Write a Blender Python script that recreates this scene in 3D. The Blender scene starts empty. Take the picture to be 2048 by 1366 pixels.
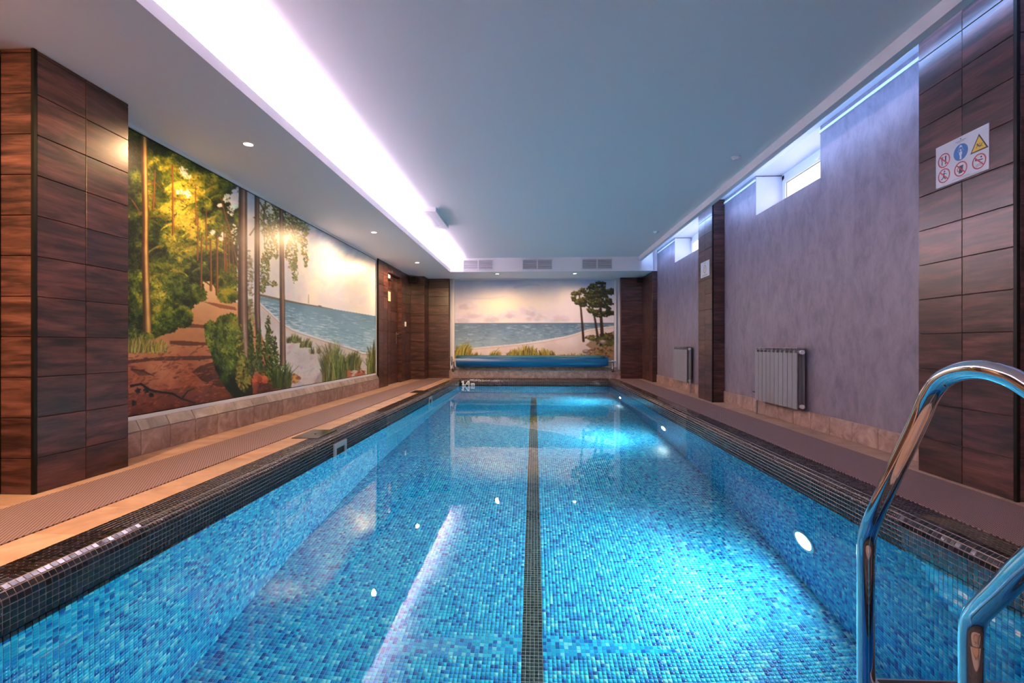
import bpy, math, random
import numpy as np
from mathutils import Matrix, Vector

random.seed(7); RNG = np.random.default_rng(7)
SC = bpy.context.scene
COL = SC.collection
PI = math.pi

# ------------------------------------------------------------------ camera, world, exposure
CAM_H = 1.03                                    # eye height above the water (water level is z = 0)
cam = bpy.data.cameras.new('camera'); cam_o = bpy.data.objects.new('camera', cam); COL.objects.link(cam_o)
cam.sensor_width = 36.0; cam.lens = 967.0 * 36.0 / 2048.0
cam.shift_y = (689.5 - 683.0) / 2048.0; cam.clip_start = 0.02; cam.clip_end = 100
cam_o.location = (0, 0, CAM_H); cam_o.rotation_euler = (PI / 2, 0, math.atan(44.5 / 967.0))
SC.camera = cam_o
w = bpy.data.worlds.new('world'); SC.world = w; w.use_nodes = True
w.node_tree.nodes['Background'].inputs[0].default_value = (0.55, 0.6, 0.75, 1)
w.node_tree.nodes['Background'].inputs[1].default_value = 0.25
SC.view_settings.view_transform = 'Standard'; SC.view_settings.look = 'None'
SC.view_settings.exposure = 1.92; SC.view_settings.gamma = 1.0
SC.view_settings.use_curve_mapping = False
cy = SC.cycles
cy.use_denoising = True; cy.sample_clamp_indirect = 4.0; cy.sample_clamp_direct = 0.0
cy.max_bounces = 10; cy.diffuse_bounces = 5; cy.glossy_bounces = 5; cy.transmission_bounces = 8
cy.caustics_refractive = True; cy.caustics_reflective = False; cy.blur_glossy = 0.6

# light strengths
COVE_L = 56.0; COVE_R = 7.5; DOWN_W = 22.0; FAR_W = 20.0; POOL_LAMP = 96.0; POOL_SPOT = 70.0; WINDOW = 0.6
C_COVE_L = (1.0, 0.81, 0.98); C_COVE_R = (0.30, 0.50, 1.0); C_WARM = (1.0, 0.60, 0.30); C_POOL = (0.70, 0.97, 1.0)

# main levels
DECK = 0.18; SOFFIT = 2.71; CEIL = 3.03; PW = 1.85; Y0 = 0.9; Y1 = 12.05; DEPTH = -1.5; TP = 0.025

# ------------------------------------------------------------------ helpers
def s2l(c):
    c = np.asarray(c, float) / 255.0
    return np.where(c <= 0.04045, c / 12.92, ((c + 0.055) / 1.055) ** 2.4)
def rgb(r, g, b):
    l = s2l((r, g, b)); return (float(l[0]), float(l[1]), float(l[2]), 1.0)

def mat(name, base=(0.8, 0.8, 0.8, 1), rough=0.5, metal=0.0, spec=0.5, emit=None, estr=0.0):
    m = bpy.data.materials.new(name); m.use_nodes = True
    b = m.node_tree.nodes['Principled BSDF']
    b.inputs['Base Color'].default_value = base; b.inputs['Roughness'].default_value = rough
    b.inputs['Metallic'].default_value = metal; b.inputs['Specular IOR Level'].default_value = spec
    if emit:
        b.inputs['Emission Color'].default_value = (*emit[:3], 1); b.inputs['Emission Strength'].default_value = estr
    return m
def nt(m): return m.node_tree.nodes, m.node_tree.links, m.node_tree.nodes['Principled BSDF']
def ramp(n, stops, const=False):
    r = n.new('ShaderNodeValToRGB'); cr = r.color_ramp
    if const: cr.interpolation = 'CONSTANT'
    while len(cr.elements) < len(stops): cr.elements.new(0.5)
    for e, (p, c) in zip(cr.elements, stops): e.position = p; e.color = c if len(c) == 4 else (*c, 1)
    return r
def tex_coord(n, l, scale, loc_random=False):
    tc = n.new('ShaderNodeTexCoord'); mp = n.new('ShaderNodeMapping'); mp.inputs['Scale'].default_value = scale
    l.new(tc.outputs['Object'], mp.inputs['Vector'])
    if loc_random:
        oi = n.new('ShaderNodeObjectInfo'); mu = n.new('ShaderNodeMath'); mu.operation = 'MULTIPLY'; mu.inputs[1].default_value = 137.0
        l.new(oi.outputs['Random'], mu.inputs[0]); cx = n.new('ShaderNodeCombineXYZ')
        l.new(mu.outputs[0], cx.inputs[0]); l.new(mu.outputs[0], cx.inputs[2]); l.new(cx.outputs[0], mp.inputs['Location'])
    return mp
def noise(n, l, mp, scale=5.0, detail=4.0, rough=0.55, dist=0.0):
    t = n.new('ShaderNodeTexNoise'); t.inputs['Scale'].default_value = scale; t.inputs['Detail'].default_value = detail
    t.inputs['Roughness'].default_value = rough; t.inputs['Distortion'].default_value = dist
    l.new(mp.outputs[0], t.inputs['Vector']); return t
def bump(n, l, b, sock, strength, dist=0.01):
    bp = n.new('ShaderNodeBump'); bp.inputs['Strength'].default_value = strength; bp.inputs['Distance'].default_value = dist
    l.new(sock, bp.inputs['Height']); l.new(bp.outputs[0], b.inputs['Normal'])

# materials ----------------------------------------------------------
def wood_material():
    m = mat('wood_tile', rough=0.3); n, l, b = nt(m)
    mp = tex_coord(n, l, (1.6, 1.0, 13.0), True)
    a = noise(n, l, mp, 1.5, 6, 0.62, 0.5)
    r = ramp(n, [(0.28, (0.009, 0.005, 0.006)), (0.43, (0.032, 0.0135, 0.012)), (0.57, (0.080, 0.030, 0.025)), (0.76, (0.150, 0.063, 0.050))])
    l.new(a.outputs['Fac'], r.inputs[0])
    mp2 = tex_coord(n, l, (8, 1, 160), True); f = noise(n, l, mp2, 1.0, 3)
    mx = n.new('ShaderNodeMixRGB'); mx.blend_type = 'MULTIPLY'; mx.inputs[0].default_value = 0.5
    r2 = ramp(n, [(0.3, (0.45, 0.45, 0.45)), (0.65, (1.15, 1.15, 1.15))]); l.new(f.outputs['Fac'], r2.inputs[0])
    l.new(r.outputs[0], mx.inputs[1]); l.new(r2.outputs[0], mx.inputs[2])
    oi = n.new('ShaderNodeObjectInfo'); mr = n.new('ShaderNodeMapRange'); mr.inputs[3].default_value = 0.72; mr.inputs[4].default_value = 1.25
    l.new(oi.outputs['Random'], mr.inputs[0]); hv = n.new('ShaderNodeHueSaturation'); l.new(mr.outputs[0], hv.inputs['Value'])
    l.new(mx.outputs[0], hv.inputs['Color']); l.new(hv.outputs[0], b.inputs['Base Color'])
    bump(n, l, b, f.outputs['Fac'], 0.12, 0.002); return m
def stone_material(name, c0, c1, c2, scale=4.0, rough=0.45, rnd=True):
    m = mat(name, rough=rough); n, l, b = nt(m)
    mp = tex_coord(n, l, (1, 1, 1), rnd); a = noise(n, l, mp, scale, 8, 0.62, 1.2)
    r = ramp(n, [(0.3, c0), (0.5, c1), (0.72, c2)]); l.new(a.outputs['Fac'], r.inputs[0])
    oi = n.new('ShaderNodeObjectInfo'); mr = n.new('ShaderNodeMapRange'); mr.inputs[3].default_value = 0.9; mr.inputs[4].default_value = 1.1
    l.new(oi.outputs['Random'], mr.inputs[0]); hv = n.new('ShaderNodeHueSaturation'); l.new(mr.outputs[0], hv.inputs['Value'])
    l.new(r.outputs[0], hv.inputs['Color']); l.new(hv.outputs[0], b.inputs['Base Color'])
    bump(n, l, b, a.outputs['Fac'], 0.08, 0.004); return m
def plaster_material():
    m = mat('grey_plaster', rough=0.42, spec=0.35); n, l, b = nt(m)
    mp = tex_coord(n, l, (1, 1.7, 0.9)); a = noise(n, l, mp, 4.5, 12, 0.72, 0.35)
    r = ramp(n, [(0.30, (0.135, 0.110, 0.145)), (0.5, (0.205, 0.170, 0.212)), (0.70, (0.262, 0.222, 0.262))]); l.new(a.outputs['Fac'], r.inputs[0])
    l.new(r.outputs[0], b.inputs['Base Color']); bump(n, l, b, a.outputs['Fac'], 0.10, 0.006); return m
def tone_material(name, stops, rough, spec=0.5, var=0.25):
    m = mat(name, rough=rough, spec=spec); n, l, b = nt(m)
    at = n.new('ShaderNodeAttribute'); at.attribute_name = 'tone'
    r = ramp(n, stops, True); l.new(at.outputs['Fac'], r.inputs[0])
    mp = tex_coord(n, l, (60, 60, 60)); f = noise(n, l, mp, 1.0, 2)
    hv = n.new('ShaderNodeHueSaturation'); mr = n.new('ShaderNodeMapRange')
    mr.inputs[1].default_value = 0.3; mr.inputs[2].default_value = 0.7; mr.inputs[3].default_value = 1 - var; mr.inputs[4].default_value = 1 + var
    l.new(f.outputs['Fac'], mr.inputs[0]); l.new(mr.outputs[0], hv.inputs['Value']); l.new(r.outputs[0], hv.inputs['Color'])
    l.new(hv.outputs[0], b.inputs['Base Color']); return m
def mat_mat():
    m = mat('grid_mat', rough=0.6, spec=0.3); n, l, b = nt(m)
    mp = tex_coord(n, l, (100, 48, 1)); mp.inputs['Rotation'].default_value = (0, 0, math.radians(38)); v = n.new('ShaderNodeTexVoronoi'); v.voronoi_dimensions = '2D'; v.inputs['Scale'].default_value = 1.0; v.inputs['Randomness'].default_value = 0.0
    l.new(mp.outputs[0], v.inputs['Vector'])
    r = ramp(n, [(0.30, (0.03, 0.02, 0.021)), (0.42, (0.27, 0.175, 0.165))]); l.new(v.outputs['Distance'], r.inputs[0])
    l.new(r.outputs[0], b.inputs['Base Color']); bump(n, l, b, v.outputs['Distance'], 0.5, 0.004); return m
def water_material():
    m = bpy.data.materials.new('water'); m.use_nodes = True; n = m.node_tree.nodes; l = m.node_tree.links
    n.remove(n['Principled BSDF']); g = n.new('ShaderNodeBsdfGlass'); g.inputs['IOR'].default_value = 1.333; g.inputs['Roughness'].default_value = 0.0
    g.inputs['Color'].default_value = (0.93, 0.99, 1.0, 1)
    tc = n.new('ShaderNodeTexCoord'); mp = n.new('ShaderNodeMapping'); mp.inputs['Scale'].default_value = (1, 0.8, 1); l.new(tc.outputs['Object'], mp.inputs[0])
    a = noise(n, l, mp, 3.0, 3, 0.5); bp = n.new('ShaderNodeBump'); bp.inputs['Strength'].default_value = 0.02; bp.inputs['Distance'].default_value = 0.05
    l.new(a.outputs['Fac'], bp.inputs['Height']); l.new(bp.outputs[0], g.inputs['Normal'])
    l.new(g.outputs[0], n['Material Output'].inputs[0]); return m
def paint_material(name, rough):
    m = mat(name, rough=rough, spec=0.32); n, l, b = nt(m)
    at = n.new('ShaderNodeAttribute'); at.attribute_name = 'paint'; l.new(at.outputs['Color'], b.inputs['Base Color'])
    mp = tex_coord(n, l, (1, 1, 1)); f = noise(n, l, mp, 30, 4); bump(n, l, b, f.outputs['Fac'], 0.12, 0.004); return m

M = {}
M['wood'] = wood_material()
M['stone'] = stone_material('plinth_stone', (0.17, 0.11, 0.095), (0.31, 0.205, 0.175), (0.45, 0.33, 0.285), 6.5, 0.4)
M['ledge'] = stone_material('ledge_stone', (0.14, 0.105, 0.09), (0.26, 0.20, 0.175), (0.40, 0.32, 0.28), 4.0, 0.4)
M['deck'] = stone_material('deck_tile', (0.26, 0.15, 0.095), (0.35, 0.215, 0.14), (0.44, 0.295, 0.20), 3.0, 0.5)
M['plaster'] = plaster_material()
M['white'] = mat('ceiling_paint', (0.81, 0.775, 0.80, 1), 0.7, spec=0.2)
M['trim_white'] = mat('white_trim', (0.72, 0.72, 0.76, 1), 0.45)
M['grout'] = mat('grout', (0.30, 0.24, 0.21, 1), 0.8)
M['grout_dark'] = mat('tile_backing', (0.085, 0.05, 0.045, 1), 0.7)
M['grout_black'] = mat('mosaic_grout', (0.27, 0.21, 0.20, 1), 0.7)
M['grout_blue'] = mat('pool_grout', (0.22, 0.58, 0.68, 1), 0.7)
M['black'] = mat('black_metal', (0.003, 0.0025, 0.0025, 1), 0.5, spec=0.2)
M['blackplastic'] = mat('black_plastic', (0.012, 0.012, 0.013, 1), 0.45)
BLUES = [(0.0, rgb(0, 88, 160)), (0.13, rgb(4, 138, 200)), (0.40, rgb(10, 160, 202)), (0.64, rgb(34, 184, 218)), (0.90, rgb(108, 208, 224))]
M['blue'] = tone_material('blue_mosaic', BLUES, 0.22, 0.5, 0.10)
BLACKS = [(0.0, (0.006, 0.005, 0.006, 1)), (0.45, (0.011, 0.009, 0.012, 1)), (0.75, (0.020, 0.013, 0.011, 1)), (0.92, (0.022, 0.020, 0.034, 1))]
M['blackmosaic'] = tone_material('black_mosaic', BLACKS, 0.10, 0.42, 0.3)
M['lane'] = tone_material('lane_mosaic', [(0.0, (0.012, 0.017, 0.017, 1)), (0.5, (0.022, 0.032, 0.030, 1)), (0.8, (0.03, 0.042, 0.030, 1))], 0.2, 0.5, 0.2)
M['grout_lane'] = mat('lane_grout', (0.42, 0.46, 0.42, 1), 0.7)
M['mat'] = mat_mat()
M['water'] = water_material()
M['chrome'] = mat('chrome', (0.82, 0.82, 0.83, 1), 0.05, 1.0)
M['steel'] = mat('brushed_steel', (0.55, 0.55, 0.56, 1), 0.3, 1.0)
M['radiator'] = mat('grey_enamel', (0.25, 0.24, 0.255, 1), 0.38)
M['raddark'] = mat('radiator_gap', (0.05, 0.045, 0.045, 1), 0.6)
M['plug'] = mat('white_plastic', (0.75, 0.74, 0.76, 1), 0.35)
M['cover'] = mat('blue_cover', (0.003, 0.070, 0.165, 1), 0.28)
M['coverlight'] = mat('cover_flap', (0.010, 0.11, 0.16, 1), 0.35)
M['paper'] = mat('sign_plate', (0.78, 0.77, 0.82, 1), 0.4)
M['cream'] = mat('cream_plate', (0.80, 0.68, 0.45, 1), 0.4)
M['red'] = mat('sign_red', (0.42, 0.035, 0.05, 1), 0.5)
M['ink'] = mat('sign_ink', (0.012, 0.014, 0.025, 1), 0.5)
M['blueink'] = mat('sign_blue', (0.025, 0.13, 0.36, 1), 0.5)
M['yellow'] = mat('sign_yellow', (0.80, 0.52, 0.06, 1), 0.5)
M['gold'] = mat('gold_ink', (0.60, 0.33, 0.12, 1), 0.5)
M['greyink'] = mat('grey_ink', (0.30, 0.30, 0.34, 1), 0.5)
M['led_l'] = mat('cool_led', (0.8, 0.8, 0.8, 1), 0.5, emit=C_COVE_L, estr=COVE_L)
M['led_r'] = mat('blue_led', (0.8, 0.8, 0.8, 1), 0.5, emit=C_COVE_R, estr=COVE_R)
M['lens_warm'] = mat('warm_lens', (0.8, 0.8, 0.8, 1), 0.4, emit=(1.0, 0.82, 0.58), estr=8.0)
M['lens_pool'] = mat('pool_lens', (0.8, 0.8, 0.8, 1), 0.4, emit=C_POOL, estr=POOL_LAMP)
M['pane'] = mat('frosted_pane', (0.7, 0.7, 0.66, 1), 0.35, emit=(1.0, 0.86, 0.78), estr=WINDOW)
M['ventdark'] = mat('vent_dark', (0.06, 0.06, 0.075, 1), 0.6)
M['panelgrey'] = mat('grey_panel', (0.42, 0.43, 0.47, 1), 0.6)
M['hatch'] = mat('dark_hatch', (0.05, 0.045, 0.04, 1), 0.15, 0.6)
M['frame_w'] = mat('window_frame', (0.74, 0.71, 0.74, 1), 0.35)

# geometry -----------------------------------------------------------
class MB:
    """collects polygons, then links them as ONE mesh object"""
    def __init__(s): s.v = []; s.f = []
    def box(s, x0, x1, y0, y1, z0, z1):
        k = len(s.v)
        s.v += [(x0, y0, z0), (x1, y0, z0), (x1, y1, z0), (x0, y1, z0), (x0, y0, z1), (x1, y0, z1), (x1, y1, z1), (x0, y1, z1)]
        s.f += [tuple(k + i for i in q) for q in ((0, 3, 2, 1), (4, 5, 6, 7), (0, 1, 5, 4), (1, 2, 6, 5), (2, 3, 7, 6), (3, 0, 4, 7))]
        return s
    def cyl(s, p, q, r, n=20, r2=None, caps=True):
        p = Vector(p); q = Vector(q); d = (q - p).normalized(); a = d.orthogonal().normalized(); b = d.cross(a); k = len(s.v); r2 = r if r2 is None else r2
        for c, rr in ((p, r), (q, r2)):
            for i in range(n):
                t = 2 * PI * i / n; s.v.append(tuple(c + a * (rr * math.cos(t)) + b * (rr * math.sin(t))))
        for i in range(n): j = (i + 1) % n; s.f.append((k + i, k + j, k + n + j, k + n + i))
        if caps: s.f.append(tuple(k + i for i in reversed(range(n)))); s.f.append(tuple(k + n + i for i in range(n)))
        return s
    def tube(s, pts, r, n=20):
        pts = [Vector(p) for p in pts]; k = len(s.v); a = None; m = len(pts)
        for i, p in enumerate(pts):
            d = (pts[min(i + 1, m - 1)] - pts[max(i - 1, 0)]).normalized()
            a = d.orthogonal().normalized() if a is None else (a - d * a.dot(d)).normalized()
            b = d.cross(a)
            for j in range(n):
                t = 2 * PI * j / n; s.v.append(tuple(p + a * (r * math.cos(t)) + b * (r * math.sin(t))))
        for i in range(m - 1):
            for j in range(n):
                jj = (j + 1) % n; s.f.append((k + i * n + j, k + i * n + jj, k + (i + 1) * n + jj, k + (i + 1) * n + j))
        s.f.append(tuple(k + j for j in reversed(range(n)))); s.f.append(tuple(k + (m - 1) * n + j for j in range(n)))
        return s
    def prism(s, poly, o, u, v, nrm, t):
        """flat polygon (list of 2D points) in plane o,u,v pushed out by t along nrm"""
        o, u, v, nrm = Vector(o), Vector(u), Vector(v), Vector(nrm); k = len(s.v); m = len(poly)
        for h in (0, t):
            for a, b in poly: s.v.append(tuple(o + u * a + v * b + nrm * h))
        s.f.append(tuple(k + m + i for i in range(m))); s.f.append(tuple(k + i for i in reversed(range(m))))
        for i in range(m): j = (i + 1) % m; s.f.append((k + i, k + j, k + m + j, k + m + i))
        return s
    def ring(s, c2, r0, r1, o, u, v, nrm, t, n=28):
        o, u, v, nrm = Vector(o), Vector(u), Vector(v), Vector(nrm); k = len(s.v)
        for h in (0, t):
            for r in (r0, r1):
                for i in range(n):
                    a = 2 * PI * i / n; s.v.append(tuple(o + u * (c2[0] + r * math.cos(a)) + v * (c2[1] + r * math.sin(a)) + nrm * h))
        for i in range(n):
            j = (i + 1) % n
            for a, b in ((2, 3), (1, 0), (0, 2), (3, 1)): s.f.append((k + a * n + i, k + a * n + j, k + b * n + j, k + b * n + i))
        return s
    def build(s, name, m, parent=None, smooth=False, loc=None):
        me = bpy.data.meshes.new(name); me.from_pydata(s.v, [], s.f); me.materials.append(m); me.update()
        if smooth:
            for p in me.polygons: p.use_smooth = True
            try: me.set_sharp_from_angle(angle=math.radians(40))
            except Exception: pass
        o = bpy.data.objects.new(name, me); COL.objects.link(o)
        if parent: o.parent = parent
        if loc: o.location = loc
        return o
def tag(o, label, cat, group=None, kind=None):
    o['label'] = label; o['category'] = cat
    if group: o['group'] = group
    if kind: o['kind'] = kind
    return o
def empty(name, loc=(0, 0, 0), rz=0.0):
    o = bpy.data.objects.new(name, None); COL.objects.link(o); o.location = loc; o.rotation_euler = (0, 0, rz); o.empty_display_size = 0.1; return o
def inst(name, me, parent, mtx=None, loc=None, rz=0.0):
    o = bpy.data.objects.new(name, me); COL.objects.link(o); o.parent = parent
    if mtx is not None: o.matrix_local = mtx
    if loc is not None: o.location = loc; o.rotation_euler = (0, 0, rz)
    return o

_tile_cache = {}
def tile_mesh(L, Hh, t, m, bev=0.0022):
    """a bevelled tile: length along x, height along z, its face looking along -y"""
    key = (round(L, 4), round(Hh, 4), t, m.name)
    if key in _tile_cache: return _tile_cache[key]
    a, c = L / 2, Hh / 2; me = bpy.data.meshes.new('tile')
    v = [(-a, 0, -c), (a, 0, -c), (a, 0, c), (-a, 0, c), (-a, -t * 0.6, -c), (a, -t * 0.6, -c), (a, -t * 0.6, c), (-a, -t * 0.6, c),
         (-a + bev, -t, -c + bev), (a - bev, -t, -c + bev), (a - bev, -t, c - bev), (-a + bev, -t, c - bev)]
    f = [(8, 9, 10, 11)]
    for i in range(4):
        j = (i + 1) % 4; f += [(i, j, 4 + j, 4 + i), (4 + i, 4 + j, 8 + j, 8 + i)]
    me.from_pydata(v, [], f); me.materials.append(m); me.update(); _tile_cache[key] = me; return me
def clad(parent, side, face, a_edges, z_edges, m, name='wood_tile', t=0.008, gap=0.003):
    """tiles on an upright face: side '+x' / '-x' / '-y' is where they look; face is the plane of their fronts"""
    rz = {'+x': PI / 2, '-x': -PI / 2, '-y': 0.0}[side]
    for a0, a1 in zip(a_edges[:-1], a_edges[1:]):
        for z0, z1 in zip(z_edges[:-1], z_edges[1:]):
            me = tile_mesh(abs(a1 - a0) - gap, z1 - z0 - gap, t, m); am = (a0 + a1) / 2; zm = (z0 + z1) / 2
            loc = {'+x': (face - t, am, zm), '-x': (face + t, am, zm), '-y': (am, face + t, zm)}[side]
            inst(name, me, parent, loc=loc, rz=rz)

# ------------------------------------------------------------------ room shell
XL = -3.03; XR = 2.80; YN = -3.0; YF = 12.3; XM = -3.08; COVE_X = -2.05; LIP_X = -1.94
b = MB(); b.box(-3.3, XL - 0.0, YN, 2.6, -0.1, 3.2); b.box(-3.3, XM - 0.03, 2.6, 9.30, -0.1, 3.2)
b.box(-3.3, -3.135, 9.30, 10.93, -0.1, 3.2); b.box(-3.3, XL - 0.008, 9.30, 9.88, -0.1, 3.2); b.box(-3.3, XL - 0.008, 10.93, 11.76, -0.1, 3.2); b.box(-3.135, XL - 0.008, 9.88, 10.93, 2.56, 3.2)
wl = tag(b.build('wall_left', M['grout_dark']), 'long wall with painted mural, door and dark wood-look tiles', 'wall', kind='structure')
b = MB(); b.box(-3.3, 3.3, YF + 0.03, YF + 0.2, -0.1, 3.3)
wf = tag(b.build('wall_far', M['trim_white']), 'end wall behind the seascape mural and rolled cover', 'wall', kind='structure')
b = MB(); b.box(-3.3, 3.3, YN - 0.2, YN, -0.1, 3.3)
wn = tag(b.build('wall_near', M['plaster']), 'plain end wall behind the viewer', 'wall', kind='structure')
# right wall with its two high openings
W1 = (4.87, 6.25); W2 = (8.30, 9.785); WZ = (2.665, 3.15); TOPR = 3.17; XO = 3.25
b = MB(); b.box(XR, XO, YN, YF, -0.1, WZ[0])
for y0, y1 in ((YN, W1[0]), (W1[1], W2[0]), (W2[1], YF)): b.box(XR, XO, y0, y1, WZ[0], TOPR)
wr = tag(b.build('wall_right', M['plaster']), 'mottled grey plaster wall with high windows and radiators', 'wall', kind='structure')
# ceilings
b = MB(); b.box(COVE_X, 2.366, YN, 11.1, CEIL, CEIL + 0.1)
tag(b.build('ceiling', M['white']), 'smooth white main ceiling over the pool', 'ceiling', kind='structure')
b = MB(); b.box(-3.3, COVE_X, YN, YF, SOFFIT, 3.2); b.box(COVE_X, LIP_X, YN, 11.1, SOFFIT, 2.735); b.box(LIP_X - 0.012, LIP_X, YN, 11.1, 2.735, 2.79)
tag(b.build('ceiling_soffit', M['white']), 'lowered white ceiling strip along the mural wall with a light cove', 'ceiling', kind='structure')
b = MB(); b.box(COVE_X, 2.69, 11.1, YF, SOFFIT, 3.2); b.box(2.69, XR, 11.17, YF, SOFFIT, 3.2)
fs = tag(b.build('ceiling_bulkhead', M['white']), 'white bulkhead with three vents above the far mural', 'ceiling', kind='structure')
b = MB(); b.box(2.366, 2.431, YN, 11.1, 2.935, 3.2)
tag(b.build('trim_1', M['white']), 'narrow white downstand hiding the blue light beside the grey wall', 'trim', kind='structure')
b = MB(); b.box(2.431, XO, YN, 11.1, TOPR, TOPR + 0.1)
tag(b.build('ceiling_recess', M['white']), 'raised white ceiling slot above the high windows', 'ceiling', kind='structure')
for i, (y0, y1) in enumerate(((3.41, W1[0]), (W1[1], 7.25), (7.87, W2[0]), (W2[1], 11.1))):
    b = MB(); b.box(XR - 0.014, XR, y0, y1, 3.095, 3.122)
    tag(b.build('trim_%d' % (i + 2), M['trim_white']), ['white strip along the wall top from the near pillar to the nearer window', 'white strip along the wall top from the nearer window to the far pillar',
        'white strip along the wall top just past the far pillar', 'white strip along the wall top beyond the farther window'][i], 'trim', kind='structure')
# deck slab (four bars round the basin)
b = MB(); b.box(-3.2, -2.036, YN, YF, DECK - 0.12, DECK - 0.008); b.box(2.036, XR + 0.02, YN, YF, DECK - 0.12, DECK - 0.008); b.box(-2.036, 2.036, YN, Y0 - 0.19, DECK - 0.12, DECK - 0.008)
fl = tag(b.build('floor', M['grout']), 'tiled pool deck around the basin', 'floor', kind='structure')
_deck = {}
def deck_tile(x0, x1, y0, y1):
    key = (round(x1 - x0, 4), round(y1 - y0, 4))
    if key not in _deck:
        me = bpy.data.meshes.new('deck_tile'); a = (x1 - x0) / 2 - 0.0012; c = (y1 - y0) / 2 - 0.0012; e = 0.002
        v = [(-a, -c, -.01), (a, -c, -.01), (a, c, -.01), (-a, c, -.01), (-a, -c, -e), (a, -c, -e), (a, c, -e), (-a, c, -e), (-a + e, -c + e, 0), (a - e, -c + e, 0), (a - e, c - e, 0), (-a + e, c - e, 0)]
        f = [(8, 9, 10, 11)] + [q for i in range(4) for q in ((i, (i + 1) % 4, 4 + (i + 1) % 4, 4 + i), (4 + i, 4 + (i + 1) % 4, 8 + (i + 1) % 4, 8 + i))]
        me.from_pydata(v, [], f); me.materials.append(M['deck']); me.update(); _deck[key] = me
    inst('floor_tile', _deck[key], fl, loc=((x0 + x1) / 2, (y0 + y1) / 2, DECK))
y = 0.62 - 0.363 * 4
while y < 12.2:
    deck_tile(-2.40, -2.036, y, y + 0.363); deck_tile(-3.03, -2.40, y, y + 0.363); deck_tile(2.036, 2.42, y, y + 0.363); deck_tile(2.42, XR, y, y + 0.363)
    if y + 0.363 < 0.72:
        for k in range(6): deck_tile(-2.036 + k * 4.072 / 6, -2.036 + (k + 1) * 4.072 / 6, y, y + 0.363)
    y += 0.363

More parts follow.
